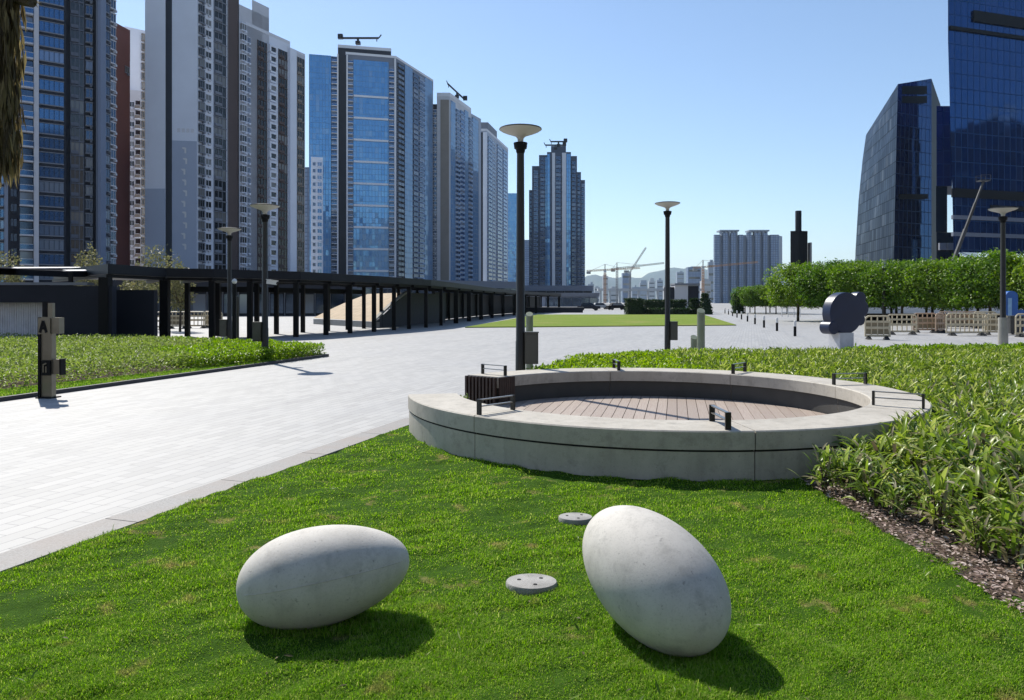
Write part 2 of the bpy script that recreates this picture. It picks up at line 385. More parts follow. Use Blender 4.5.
# leaf clouds: every leaf a folded kite (4 verts, 2 tris); arrays -> one mesh
def leaf_mesh(name, P, D, N, L, W, mats, fold=.25, midx=None, droop=0.0):
    n = len(P); D = D / np.linalg.norm(D, axis=1, keepdims=True)
    S = np.cross(D, N); S /= (np.linalg.norm(S, axis=1, keepdims=True) + 1e-9); U = np.cross(S, D)
    L = np.broadcast_to(np.asarray(L, float), (n,))[:, None]; W = np.broadcast_to(np.asarray(W, float), (n,))[:, None]
    tip = P + D * L - np.array([0, 0, 1.0]) * L * droop
    mid = P + D * L * .45 + U * W * fold
    V = np.stack([P, mid + S * W * .5, tip, mid - S * W * .5], 1).reshape(-1, 3)
    idx = np.arange(n)[:, None] * 4
    Fc = np.concatenate([idx + np.array([0, 1, 2]), idx + np.array([0, 2, 3])], 1).reshape(-1, 3)
    return raw_mesh(name, V, Fc, mats, None if midx is None else np.repeat(midx, 2))
def raw_mesh(name, V, Fc, mats, midx=None):
    me = bpy.data.meshes.new(name); nf, k = Fc.shape
    me.vertices.add(len(V)); me.vertices.foreach_set('co', V.astype(np.float32).ravel())
    me.loops.add(nf * k); me.loops.foreach_set('vertex_index', Fc.astype(np.int32).ravel())
    me.polygons.add(nf); me.polygons.foreach_set('loop_start', (np.arange(nf) * k).astype(np.int32))
    for m in mats: me.materials.append(M[m])
    if midx is not None: me.polygons.foreach_set('material_index', midx.astype(np.int32))
    me.update(calc_edges=True); me.validate(); return me
def rdir(n, zlo=-.3, zhi=1.0):
    a = rng.uniform(0, 2*np.pi, n); z = rng.uniform(zlo, zhi, n); r = np.sqrt(np.maximum(0, 1 - np.clip(z, -1, 1)**2))
    return np.stack([r*np.cos(a), r*np.sin(a), z], 1)
def pnoise(x, y, s=1.0, seed=0):
    r_ = np.random.default_rng(seed); v = 0
    for k in range(7):
        a = r_.uniform(0, 6.28); f = s * r_.uniform(.6, 2.2); v = v + np.sin((x*np.cos(a) + y*np.sin(a)) * f + r_.uniform(0, 6.28))
    return v / 7

# ================================================================== GROUND
g = MB(); g.add([(-9000, -400, -.03), (9000, -400, -.03), (9000, 11500, -.03), (-9000, 11500, -.03)], [(0,1,2,3)]); struct('ground', g, 'ground_concrete')
RC = Vector((1.862, 9.83, 0)); RO, RI = 3.205, 2.585
def kerbx(Y): return -3.03 + .321 * (Y - 4.41)
g = MB(); a_, b_ = kerbx(-6) - .02, kerbx(9.9) - .02
g.add([(-70,-6,0),(a_,-6,0),(b_,9.9,0),(-70,9.9,0),(3.5,-6,0),(90,-6,0),(90,9.9,0),(3.5,9.9,0),(110,150,0),(-70,150,0)], [(0,1,2,3),(4,5,6,7),(3,2,7,6,8,9)]); struct('plaza_paving', g, 'granite_paving')
def lawnz(x, y): return np.maximum(-.024, .004 + .022 * pnoise(x, y, 2.1, 3) + .020 * pnoise(x, y, 7.0, 4) + .016 * pnoise(x, y, 14.0, 8) + .007 * pnoise(x, y, 30.0, 9))
def in_lawn(x, y):
    return (x > kerbx(y) + .02) & (x < 2.71 + .06*np.sin(3*y) + .05*np.sin(7.3*y)) & (y < 10.4) & ~((np.hypot(x-RC.x, y-RC.y) < 3.16))
def grid_lawn():
    nx, ny = 130, 260; V = []; Fc = []
    ys = np.linspace(-3, 10.6, ny)
    for j, y in enumerate(ys):
        xs = np.linspace(kerbx(y), 2.69, nx); V.append(np.stack([xs, np.full(nx, y), np.where(np.hypot(xs-RC.x, y-RC.y) < RO - .1, -.025, lawnz(xs, y))], 1))
    V = np.concatenate(V)
    for j in range(ny-1):
        for i in range(nx-1): Fc.append((j*nx+i, j*nx+i+1, (j+1)*nx+i+1, (j+1)*nx+i))
    o = link('front_lawn', raw_mesh('front_lawn', V, np.array(Fc), ['lawn_soil'])); o['kind'] = 'structure'; o['label'] = STRUCT_LABEL['front_lawn']; o['category'] = 'lawn'
grid_lawn()
# kerb: a speckled granite band flush with the paving and its dark upstand at the lawn
k = MB()
for y0 in np.arange(-3.0, 10.2, 1.2):
    y1 = y0 + 1.19; nrm = Vector((-.952, .306, 0)) * .30
    a, b = Vector((kerbx(y0), y0, 0)), Vector((kerbx(y1), y1, 0))
    k.prism([(a + nrm)[:2], a[:2], b[:2], (b + nrm)[:2]], -.02, .006)
struct('lawn_kerb', k, 'granite_kerb')
# planting bed on the right
bedpoly = [(2.60, -3), (2.60, 7.6), (2.2, 8.5), (.45, 12.4), (.30, 13.25), (1.5, 16.6), (3.2, 18.4), (6, 19.3), (9, 19.6), (12, 20.6), (26, 21.6), (26, -3)]
def inpoly(x, y, poly):
    c = np.zeros(np.shape(x), bool); n = len(poly)
    for i in range(n):
        x0, y0 = poly[i]; x1, y1 = poly[(i+1) % n]
        t = ((y0 > y) != (y1 > y)) & (x < (x1-x0) * (y-y0) / ((y1-y0) if y1 != y0 else 1e-9) + x0); c ^= t
    return c
g = MB(); g.prism(bedpoly, -.02, .022); struct('planting_bed', g, 'bed_soil')
# far lawn
fl = [(-2.9, 46), (15.2, 50.5), (23.6, 92), (3.2, 92)]
g = MB(); g.prism(fl, -.02, .06); struct('far_lawn', g, 'far_turf')
# left bed
sidepoly = [(-11.0, 2.3), (-5.42, 21.9), (-9, 24.6), (-13, 26.4), (-26, 26.4), (-26, 2.3)]
g = MB(); g.prism(sidepoly, -.02, .05); struct('side_bed', g, 'bed_soil')
k = MB(); k.bar((-11.0, 2.3, .03), (-5.42, 21.9, .03), .09, .08); k.bar((-5.42, 21.9, .03), (-9, 24.6, .03), .09, .08)
o = k.build('bed_kerb', 'kerb_dark'); o['kind'] = 'structure'; o['label'] = 'dark narrow kerb of the left planting bed'; o['category'] = 'kerb'

# hills
def hills():
    nx, ny = 420, 26; V = []; Fc = []
    X = np.linspace(-7500, 8500, nx); ctrl = [(-7500, 250), (0, 300), (700, 330), (1100, 345), (1500, 300), (1900, 385), (2300, 430), (2650, 455), (3000, 380), (3600, 300), (4300, 210), (8500, 160)]
    prof0 = np.interp(X, [c[0] for c in ctrl], [c[1] for c in ctrl]) + 26*np.sin(X/170+.4) + 14*np.sin(X/77) + 9*np.sin(X/35+2)
    for j in range(ny):
        t = j / (ny-1); y = 8300 + 2400 * t
        z = prof0 * math.sin(min(1, t*1.25) * math.pi/2) * (1 + .07*np.sin(X/110 + 9*t)) - 2*(t == 0)
        V.append(np.stack([X, np.full(nx, y), z], 1))
    V = np.concatenate(V)
    for j in range(ny-1):
        for i in range(nx-1): Fc.append((j*nx+i, j*nx+i+1, (j+1)*nx+i+1, (j+1)*nx+i))
    o = link('hills', raw_mesh('hills', V, np.array(Fc), ['hill_green'])); o['kind'] = 'structure'; o['label'] = STRUCT_LABEL['hills']; o['category'] = 'hills'
hills()

# ================================================================== TOWERS
def P2(px, Y): return Vector((gx(px, Y), Y, 0))
def on_line(px, a, b):
    k_ = (px - CX) / F; d = b - a      # a.x+d.x t = k (a.y + d.y t)
    t = (k_*a.y - a.x) / (d.x - k_*d.y); return a + d*t
def unit(kind, wd, fh, trim, glass):
    m = MB(); h = wd/2
    if kind == 'bay':
        m.box(-h*.86, h*.86, -.55, .02, fh*.26, fh*.84, 1)
        m.box(-h*.95, h*.95, -.68, .02, fh*.84, fh*.93, 0); m.box(-h*.95, h*.95, -.68, .02, fh*.17, fh*.26, 0)
        for x in (-h*.86, 0, h*.86-.06): m.box(x, x+.09, -.60, -.53, fh*.26, fh*.84, 0)
        m.box(h*.25, h*.75, -1.05, -.2, fh*.0, fh*.15, 0)
    elif kind == 'window':
        m.box(-h*.72, h*.72, -.05, .02, fh*.30, fh*.80, 1)
        m.box(-h*.82, h*.82, -.22, .02, fh*.24, fh*.30, 0); m.box(-h*.82, h*.82, -.15, .02, fh*.80, fh*.85, 0)
        for x in (-h*.74, -.05, h*.70): m.box(x, x+.10, -.12, -.04, fh*.30, fh*.80, 0)
        m.box(-h*.2, h*.35, -.55, -.12, fh*.08, fh*.22, 0)
    elif kind == 'wide':
        m.box(-h*.97, h*.97, -.10, .02, fh*.14, fh*.80, 1)
        m.box(-h, h, -.30, .02, fh*.05, fh*.13, 0); m.box(-h, h, -.22, .02, fh*.81, fh*.86, 0)
        for i in range(1, 5): x = -h + wd*i/5; m.box(x-.05, x+.05, -.14, -.08, fh*.14, fh*.80, 2)
        m.box(-h, h, -.16, .02, fh*.87, fh*1.04, 2)
    elif kind == 'balcony':
        m.box(-h, h, -1.15, .02, 0, fh*.10, 0); m.box(-h*.97, h*.97, -1.12, -1.06, fh*.10, fh*.42, 1)
        m.box(-h, h, -1.14, -1.04, fh*.42, fh*.45, 0)
        m.box(-h*.95, h*.95, -.06, .02, fh*.10, fh*.95, 2)
        for x in (-h, h-.1): m.box(x, x+.1, -1.1, 0, fh*.10, fh*.40, 1)
    elif kind == 'grille':
        m.box(-h*.97, h*.97, -.08, .02, fh*.06, fh*.96, 1)
        m.box(-h, h, -.30, .02, -fh*.03, fh*.05, 2)
        for i in range(0, 4): x = -h*.97 + wd*.94*i/3; m.box(x, x+.14, -.20, -.06, fh*.06, fh*.96, 2)
        m.box(-h*.9, h*.2, -.5, -.1, fh*.1, fh*.35, 2)
    elif kind == 'arch':
        m.box(-h*.5, h*.5, -.45, .02, fh*.3, fh*.78, 1); m.box(-h*.8, h*.8, -.75, .02, fh*.78, fh*.98, 0)
        m.box(-h*.8, -h*.5, -.70, .02, fh*.3, fh*.78, 0); m.box(h*.5, h*.8, -.70, .02, fh*.55, fh*.78, 0); m.box(-h*.6, h*.6, -.65, .02, fh*.14, fh*.3, 0)
    return m
def tower(name, label, cat, blocks, cols, fh=3.0, group=None):
    p0 = P2(*blocks[0]['plan'][0]); root = thing(name, label, cat, (p0.x, p0.y, 0), 0, group); off = Vector((p0.x, p0.y, 0))
    for b in blocks:
        pts = [P2(*q) for q in b['plan']]; bd = b.get('back')
        bd = Vector(bd) if bd else (pts[-1].normalized() + Vector((-.12, 0, 0))).normalized()
        D = bd * b.get('depth', 22); dl, df = pts[-1].normalized(), pts[0].normalized(); poly = pts + [pts[-1] + dl*b.get('depth', 22), pts[0] + df*b.get('depth', 22)]
        m = MB(); m.prism([(q - off)[:2] for q in poly], b.get('base', 0), b['top']); m.build(b.get('name', 'wall'), b['mat'], root)
        if b.get('cap'):
            m = MB(); c = sum((q for q in poly), Vector()) / len(poly)
            m.prism([((c + (q - c)*1.008) - off)[:2] for q in poly], b['top'] + .01, b['top'] + b['cap']); m.build('parapet', b.get('capmat', 'tw_trim'), root)
    cnt = {}; rest = {}
    jobs = []
    for c in cols:
        a, bpt = P2(*c['f'][0]), P2(*c['f'][1]); q0, q1 = on_line(c['px'][0], a, bpt), on_line(c['px'][1], a, bpt)
        u = (q1 - q0); wd = u.length; u.normalize(); ang = math.atan2(u.y, u.x); mid = (q0 + q1)/2; kd = c['k']
        z0, z1 = c.get('z', (0, 60)); out = Vector((u.y, -u.x, 0)) * c.get('out', 0.0)
        if kd in ('strip', 'glass'):
            m = MB(); t = c.get('t', .35); h = wd/2
            m.prism([(-h, -t), (h, -t), (h, .02), (-h, .02)], z0, z1)
            m.build(c.get('name', 'curtain_wall' if kd == 'glass' else 'pier'), c['m'], root, loc=mid - off + out, rotz=ang)
            continue
        mats = [c.get('trim', 'tw_trim'), c.get('glass', 'gl_dark'), c.get('third', 'gl_dark')]
        um = unit(kd, wd, fh * c.get('every', 1), None, None); me = um.mesh('window_unit', mats); pn = 'balcony' if kd == 'balcony' else 'window'
        nfl = int((z1 - z0) / (fh * c.get('every', 1)) + 1e-6)
        for i in range(nfl):
            z = z0 + i*fh*c.get('every', 1); py = HOR - (z + 1.5 - EYE) / mid.y * F
            jobs.append((py > 1, mid.y + abs(i - nfl/2)*.01, pn, me, um, mats, mid - off + out + Vector((0, 0, z)), ang))
    jobs.sort(key=lambda j: (not j[0], j[1]))
    for vis, _, pn, me, um, mats, loc, ang in jobs:
        if vis and cnt.get(pn, 0) < 100:
            cnt[pn] = cnt.get(pn, 0) + 1; link(pn, me, root, loc, ang)
        else:
            key = (pn, tuple(mats)); r_ = rest.setdefault(key, MB()); T = Matrix.Translation(loc) @ Matrix.Rotation(ang, 4, 'Z')
            r_.add([T @ Vector(p) for p in um.v], um.f, 0, None); r_.m[-len(um.m):] = um.m
    for (pn, mats), r_ in rest.items():
        o = r_.build(pn + '_rows', list(mats), root); o['kind'] = 'stuff'
    return root

# far left sliver of a tower
tower('apartment_tower', 'dark blue apartment tower cut off by the left edge, behind the dark block', 'apartment tower',
      [dict(plan=[(-60, 200), (14, 200)], top=52, mat='tw_bluegrey')], [dict(f=[(-60, 200), (6, 200)], px=(-12, 4), k='wide', z=(6, 52), trim='tw_midgrey', glass='gl_blue', third='tw_darkwall')])
# A dark tower with blue glazed bays
fA = [(8, 149), (66, 155)]; fA2 = [(66, 158), (96, 161)]; fA3 = [(96, 159), (114, 164)]
tower('apartment_tower', 'dark apartment tower with wide blue windows and a pale pier, at far left', 'apartment tower',
      [dict(plan=[fA[0], fA[1]], top=92, mat='tw_darkwall', depth=14), dict(plan=[fA2[0], fA2[1]], top=92, mat='tw_darkwall', depth=14), dict(plan=[fA3[0], fA3[1]], top=92, mat='tw_midgrey', depth=12)],
      [dict(f=fA, px=(9, 18), k='window', z=(4, 91), trim='tw_darkwall', glass='gl_navy'),
       dict(f=fA, px=(19.5, 33), k='balcony', z=(6, 91), trim='tw_offwhite', glass='gl_blue', third='gl_navy'),
       dict(f=fA, px=(33.5, 38.5), k='strip', z=(0, 91.5), m='tw_offwhite', t=.9),
       dict(f=fA, px=(39, 64), k='wide', z=(6, 91), trim='tw_midgrey', glass='gl_blue', third='tw_darkwall'),
       dict(f=fA2, px=(70, 84), k='grille', z=(6, 91), trim='tw_darkwall', glass='gl_grey', third='tw_grid_grey'),
       dict(f=fA2, px=(85, 93), k='bay', z=(6, 91), trim='tw_midgrey', glass='gl_navy'),
       dict(f=fA3, px=(97.5, 103), k='strip', z=(0, 91.5), m='tw_bluegrey', t=.8),
       dict(f=fA3, px=(103, 108), k='bay', z=(4, 91), trim='tw_midgrey', glass='gl_navy'),
       dict(f=fA3, px=(108, 114), k='bay', z=(5.5, 91), trim='tw_offwhite', glass='gl_navy')], fh=2.98)
# B red end wall, and the white block behind it
tower('apartment_tower', 'plain rust red end wall of a tower beside the dark blue windowed tower', 'apartment tower',
      [dict(plan=[(100, 183), (130, 194)], top=71.5, mat='tw_red', depth=25, cap=.8, capmat='tw_red')],
      [dict(f=[(100, 183), (130, 194)], px=(124, 130), k='window', z=(60, 63), trim='tw_midgrey', glass='gl_dark')])
fB = [(124, 228), (147, 232)]
tower('apartment_tower', 'narrow white tower with balconies between the red wall and the big white tower', 'apartment tower',
      [dict(plan=fB, top=86, mat='tw_white', depth=25), dict(plan=[(127, 226), (141, 227)], top=66, mat='tw_offwhite', depth=4, name='lower_wing')],
      [dict(f=fB, px=(141.2, 146.6), k='bay', z=(4, 85), trim='tw_tan', glass='gl_dark'),
       dict(f=[(127, 226), (141, 227)], px=(129, 135), k='window', z=(6, 65), trim='tw_white', glass='gl_dark', every=1),
       dict(f=[(127, 226), (141, 227)], px=(135.5, 140.5), k='balcony', z=(6, 65), trim='tw_white', glass='tw_tan', third='gl_dark')], fh=3.0)
# C big white tower
fC1 = [(145, 190), (197, 192)]; cS = P2(197, 192); dS = Vector((.48, 1, 0))
def side(px, off=0.0):
    q = on_line(px, cS, cS + dS); return (px, q.y)
fC2 = [(197, 192), side(305)]
tC = tower('apartment_tower', 'large white tower with a blank end wall and rows of small windows, tallest at left', 'apartment tower',
      [dict(plan=[(145, 190), (165.5, 190)], top=98, mat='tw_white', depth=18), dict(plan=[(164, 196), (173, 196)], top=97, mat='tw_midgrey', depth=8, name='recess_wall'),
       dict(plan=[(172, 191), (197, 192), side(228)], top=98, mat='tw_white', depth=16),
       dict(plan=[side(227), side(239)], top=90, mat='tw_brown', depth=14, name='stair_wall'),
       dict(plan=[side(238), side(269)], top=83.5, mat='tw_offwhite', depth=14), dict(plan=[side(246), side(290)], top=78.6, mat='tw_white', depth=14, cap=.9),
       dict(plan=[side(252), side(269)], top=86.5, base=79, mat='tw_offwhite', depth=9, name='roof_house'),
       dict(plan=[side(287), side(305)], top=77.0, mat='tw_offwhite', depth=12, cap=.7)],
      [dict(f=[(145, 190), (165, 190)], px=(145.2, 165), k='strip', z=(0, 30.5), m='tw_panel', t=.12, name='painted_panel'),
       dict(f=[(172, 191), (197, 192)], px=(172.2, 196.8), k='strip', z=(0, 43), m='tw_panel', t=.12, name='painted_panel'),
       dict(f=fC2, px=(198, 203.5), k='bay', z=(6, 97), trim='tw_midgrey', glass='gl_dark'),
       dict(f=fC2, px=(204.5, 212), k='window', z=(6, 95), trim='tw_offwhite', glass='gl_dark'),
       dict(f=fC2, px=(213.5, 226), k='grille', z=(6, 93), trim='tw_white', glass='gl_dark', third='tw_midgrey'),
       dict(f=fC2, px=(240, 245.5), k='bay', z=(6, 80), trim='tw_white', glass='gl_dark'),
       dict(f=fC2, px=(246.5, 251), k='window', z=(6, 78), trim='tw_white', glass='gl_navy'),
       dict(f=fC2, px=(257, 266.5), k='grille', z=(6, 77.5), glass='gl_dark', third='tw_brown'),
       dict(f=fC2, px=(267, 277), k='arch', z=(6, 77), trim='tw_white', glass='gl_dark'),
       dict(f=fC2, px=(278, 287), k='grille', z=(6, 77), glass='gl_dark', third='tw_brown'),
       dict(f=fC2, px=(289, 295.5), k='strip', z=(0, 77.5), m='tw_white', t=.5),
       dict(f=fC2, px=(296.5, 304), k='grille', z=(6, 76.5), glass='gl_dark', third='tw_tan')], fh=2.8)
# faint white painted strokes down the blank wall of C
def strokes():
    a, b = P2(172, 191), P2(197, 192); u = (b - a).normalized(); ang = math.atan2(u.y, u.x); m = MB(); off = Vector((gx(145, 190), 190, 0))
    pos = on_line(185, a, b); z = 41.0; i = 0
    while z > 16:
        x = .25*math.sin(i*2.1)
        m = MB(); m.add([(x-.75,-.19,z+.3),(x-.5,-.19,z-.1),(x-.1,-.19,z-.25),(x-.1,-.19,z-1.2),(x+.35,-.19,z-1.2),(x+.38,-.19,z+.05),(x+.1,-.19,z+.35)], [(0,1,2,6),(2,3,4,5),(2,5,6)]); m.build('painted_glyph', 'white_paint', tC, loc=pos - off, rotz=ang)
        z -= 2.75; i += 1
    for j in range(4):
        m = MB(); m.box(-1.9+j*1.1, -1.1+j*1.1, -.045, -.015, 45.2, 46.2); m.build('painted_glyph', 'tw_trim', tC, loc=pos - off, rotz=ang)
strokes()
# between C and D
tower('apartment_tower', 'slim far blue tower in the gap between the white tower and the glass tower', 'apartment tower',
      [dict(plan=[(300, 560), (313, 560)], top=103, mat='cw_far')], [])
fW = [(311, 366), (323, 368)]
tower('apartment_tower', 'low white block with tiny windows at the foot of the blue glass tower', 'apartment tower',
      [dict(plan=fW, top=73, mat='tw_white', depth=12)], [dict(f=fW, px=(312, 316), k='window', z=(5, 72), trim='tw_white', glass='gl_navy'), dict(f=fW, px=(317, 322), k='bay', z=(5, 72), trim='tw_white', glass='gl_blue')], fh=3.3)
# D blue glass tower
fD1 = [(309, 383), (396, 394)]; fD2 = [(396, 394), (433, 436)]
tower('apartment_tower', 'blue glass residential tower with a dark brown vertical strip and roof cradle', 'apartment tower',
      [dict(plan=[(309, 383), (338, 387)], top=129, mat='tw_grid_grey', depth=24), dict(plan=[(338, 388), (347, 389)], top=133, mat='tw_darkwall', depth=20, name='stair_wall'),
       dict(plan=[(338, 392), (391, 398)], top=135.5, mat='tw_darkwall', depth=20, cap=1.6, name='roof_house'), dict(plan=[(346, 387.5), (396, 394), (433, 436)], top=130.5, mat='tw_grid_grey', depth=18, cap=1.2)],
      [dict(f=fD1, px=(309.5, 331), k='glass', z=(9, 129), m='cw_blue'),
       dict(f=fD1, px=(331.5, 337), k='balcony', z=(9, 129), trim='tw_trim', glass='gl_blue', third='gl_navy'), dict(f=fD1, px=(337, 338.4), k='strip', z=(8, 130), m='tw_trim', t=1.2),
       dict(f=fD1, px=(346.4, 347.8), k='strip', z=(8, 130), m='tw_trim', t=1.2), dict(f=fD1, px=(348, 353), k='balcony', z=(9, 129), trim='tw_trim', glass='gl_blue', third='gl_navy'),
       dict(f=fD1, px=(353.3, 388.5), k='glass', z=(9, 128), m='cw_blue')] +
      [dict(f=fD1, px=(353.5, 388.3), k='strip', z=(z, z+1.0), m='tw_trim', t=.7, name='spandrel_band') for z in (17.4, 28.8, 40.2, 51.6, 63, 74.4, 85.8, 97.2, 108.6)] +
      [dict(f=fD1, px=(389, 394), k='balcony', z=(9, 128), trim='tw_trim', glass='gl_blue', third='gl_navy'), dict(f=fD1, px=(394.2, 395.8), k='strip', z=(8, 130), m='tw_trim', t=1.2),
       dict(f=fD2, px=(397, 404), k='bay', z=(9, 129), trim='tw_darkwall', glass='gl_navy'), dict(f=fD2, px=(404.5, 412), k='glass', z=(9, 130), m='cw_paleblue'),
       dict(f=fD2, px=(412.5, 418), k='bay', z=(9, 129), trim='tw_blue_deep', glass='gl_navy'), dict(f=fD2, px=(418.5, 424), k='bay', z=(9, 129), trim='tw_blue', glass='gl_navy'),
       dict(f=fD2, px=(424.5, 432), k='glass', z=(9, 130), m='cw_paleblue')], fh=2.85)
# E and E2
fE1 = [(430, 440), (450, 440)]; fE2 = [(450, 440), (480, 490)]
tower('apartment_tower', 'pale tower with a tan end strip right of the blue glass tower', 'apartment tower',
      [dict(plan=[(430, 442), (439, 442)], top=119, mat='tw_darkwall', depth=18), dict(plan=[(437, 440), (450, 440), (471, 475)], top=123, mat='tw_offwhite', depth=18, cap=2.2), dict(plan=[(470, 474), (481, 490)], top=122, mat='tw_pale', depth=18)],
      [dict(f=fE1, px=(431, 437), k='bay', z=(10, 118), trim='tw_offwhite', glass='gl_navy'), dict(f=fE1, px=(440.5, 449), k='strip', z=(5, 121), m='tw_tan', t=.4),
       dict(f=fE2, px=(450.5, 455), k='glass', z=(10, 121), m='cw_paleblue'), dict(f=fE2, px=(455.5, 459.5), k='bay', z=(10, 121), trim='tw_blue', glass='gl_navy'),
       dict(f=fE2, px=(460, 464), k='bay', z=(11, 121), trim='tw_blue', glass='gl_blue'), dict(f=fE2, px=(464.5, 468), k='glass', z=(10, 121), m='cw_paleblue'),
       dict(f=fE2, px=(468.3, 472), k='bay', z=(10, 120), trim='tw_blue', glass='gl_navy'), dict(f=fE2, px=(472.5, 478), k='glass', z=(10, 120), m='cw_paleblue'), dict(f=fE2, px=(478, 480.5), k='strip', z=(5, 119), m='tw_darkwall')], fh=2.85)
fG1 = [(480, 520), (487, 520)]; fG2 = [(487, 520), (508, 585)]
tower('apartment_tower', 'pale tower with dotted balconies just left of the tall lamp post', 'apartment tower',
      [dict(plan=[(480, 520), (487, 520), (508, 585)], top=121, mat='tw_pale', depth=18, cap=1.5), dict(plan=[(480, 524), (488, 524), (497, 552)], top=128, mat='tw_midgrey', depth=10, name='roof_house')],
      [dict(f=fG1, px=(480.3, 483), k='strip', z=(5, 120), m='tw_darkwall'), dict(f=fG1, px=(483, 487), k='strip', z=(5, 120), m='tw_white', t=.6),
       dict(f=fG2, px=(487.5, 492), k='bay', z=(8, 120), trim='tw_blue', glass='gl_navy'), dict(f=fG2, px=(492.5, 496), k='window', z=(8, 120), trim='tw_blue', glass='gl_navy'),
       dict(f=fG2, px=(496.5, 502), k='bay', z=(8, 120), trim='tw_blue', glass='gl_navy'), dict(f=fG2, px=(502.5, 507), k='bay', z=(8, 119), trim='tw_blue', glass='gl_blue')], fh=2.9)
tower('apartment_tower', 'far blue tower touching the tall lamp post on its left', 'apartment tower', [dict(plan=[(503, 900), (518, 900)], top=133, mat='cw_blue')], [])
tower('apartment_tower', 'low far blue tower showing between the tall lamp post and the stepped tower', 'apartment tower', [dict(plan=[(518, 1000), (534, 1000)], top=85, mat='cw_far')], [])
# F stepped tower
YF = 520
def fb(a, b, y, top, mat='tw_navy_wall', **k): return dict(plan=[(a, y), (b, y)], top=zat(top, y), mat=mat, depth=14, **k)
fF = lambda a, b, y, px, k, top, **q: dict(f=[(a, y), (b, y)], px=px, k=k, z=(10, zat(top, y)), **q)
tower('apartment_tower', 'stepped blue grey tower with white vertical piers right of the tall lamp post', 'apartment tower',
      [fb(529, 536, 530, 190), fb(532, 541, 524, 166), fb(539, 550, 520, 155), fb(547, 571, 517, 152), fb(551, 566, 519, 146, name='roof_house'), fb(568, 577, 520, 156), fb(574, 581, 523, 172), fb(578, 585, 528, 180)],
      [fF(529, 536, 530, (529.5, 533), 'bay', 192, trim='tw_blue_deep', glass='gl_navy'), fF(532, 541, 524, (533.5, 538.5), 'bay', 168, trim='tw_blue', glass='gl_navy'),
       fF(539, 550, 520, (540, 545), 'bay', 157, trim='tw_blue_deep', glass='gl_navy'), fF(539, 550, 520, (545.3, 547), 'glass', 157, m='cw_blue'),
       fF(547, 571, 517, (547.2, 550), 'glass', 154, m='cw_blue'), fF(547, 571, 517, (552, 555), 'strip', 153, m='tw_trim', t=.9), fF(547, 571, 517, (555.3, 561), 'bay', 156, trim='tw_blue_deep', glass='gl_navy'),
       fF(547, 571, 517, (562, 566), 'strip', 153, m='tw_trim', t=.9), fF(547, 571, 517, (566.3, 570.5), 'glass', 154, m='cw_blue'),
       fF(568, 577, 520, (571.5, 576), 'bay', 158, trim='tw_blue_deep', glass='gl_navy'), fF(574, 581, 523, (577.2, 580.5), 'bay', 174, trim='tw_blue_deep', glass='gl_navy'), fF(578, 585, 528, (581.2, 584.8), 'bay', 182, trim='tw_blue', glass='gl_navy')], fh=2.9)
# roof cradles (building maintenance cranes)
def cradle(px, py, Y, L, ang, label, tilt=0.0):
    t = thing('roof_crane', label, 'roof crane', (gx(px, Y), Y, zat(py, Y)), ang)
    m = MB(); m.box(-1.2, 1.2, -1.2, 1.2, 0, 1.6); m.cyl((0,0,1.6), (0,0,3.2), .6); m.build('base', 'canopy_metal', t)
    m = MB(); s = math.sin(tilt); c = math.cos(tilt)
    m.bar((-L*.45*c, 0, 3.4-L*.45*s), (L*.55*c, 0, 3.4+L*.55*s), .8, .9); m.build('boom', 'canopy_metal', t)
    m = MB(); m.box(-L*.45*c-1.6, -L*.45*c+.9, -1.0, 1.0, 3.0-L*.45*s, 5.4-L*.45*s); m.build('counterweight', 'canopy_metal', t)
    m = MB(); m.bar((L*.55*c, 0, 3.4+L*.55*s), (L*.62*c, 0, 5.2+L*.55*s), .5); m.bar((L*.5*c, 0, 3.4+L*.5*s), (L*.5*c, 0, 1.6+L*.5*s), .4); m.build('jib_head', 'canopy_metal', t)
cradle(358, 44.5, 396, 20, 0, 'dark roof crane on top of the blue glass tower')
cradle(457, 98, 452, 14, R(180), 'dark tilted roof crane on the tan striped pale tower', .75)
cradle(555.5, 150, 520, 13, R(180), 'lower small roof crane on the stepped tower')
cradle(558.5, 146.5, 519, 10, R(180), 'upper small roof crane on the stepped tower')

# podiums
def podium(label, pts, top, mat='tw_darkwall', fasc='tw_midgrey', base_=0, depth=40, bays=14):
    p = [P2(*q) for q in pts]; t = thing('podium', label, 'building', (p[0].x, p[0].y, 0)); off = p[0]
    D = Vector((p[-1].x*.0 - 8, depth, 0)); m = MB(); m.prism([(q - off)[:2] for q in p + [p[-1] + D, p[0] + D]], base_, top*.72); m.build('wall', mat, t)
    m = MB(); m.prism([(q - off)[:2] for q in [p[0] + Vector((-.6, -1.2, 0))] + [q + Vector((.4, -1.2, 0)) for q in p[1:]] + [p[-1] + D, p[0] + D]], top*.72 + .01, top); m.build('roof', fasc, t)
    for a, b in zip(p[:-1], p[1:]):
        for i in range(bays):
            q = a + (b - a)*(i + .5)/bays - off; u = (b - a).normalized(); wd = (b - a).length/bays; ang = math.atan2(u.y, u.x)
            m = MB(); m.box(-wd*.42, wd*.42, -.12, .03, .3, top*.62, 0); m.box(-wd*.5, -wd*.46, -.35, .03, 0, top*.71, 1); m.build('window', ['gl_navy', 'tw_midgrey'], t, loc=q, rotz=ang)
podium('dark glazed shop block behind the covered walkway', [(95, 83), (345, 87)], 4.0, 'tw_darkwall', 'tw_darkwall', bays=16)
podium('pale edged podium under the blue glass tower', [(280, 200), (437, 215)], 7.4, 'gl_navy', 'tw_midgrey', depth=60, bays=12)
podium('podium with a pale roof edge under the tan striped tower', [(425, 300), (520, 330)], 10.5, 'gl_navy', 'tw_midgrey', depth=60, bays=9)
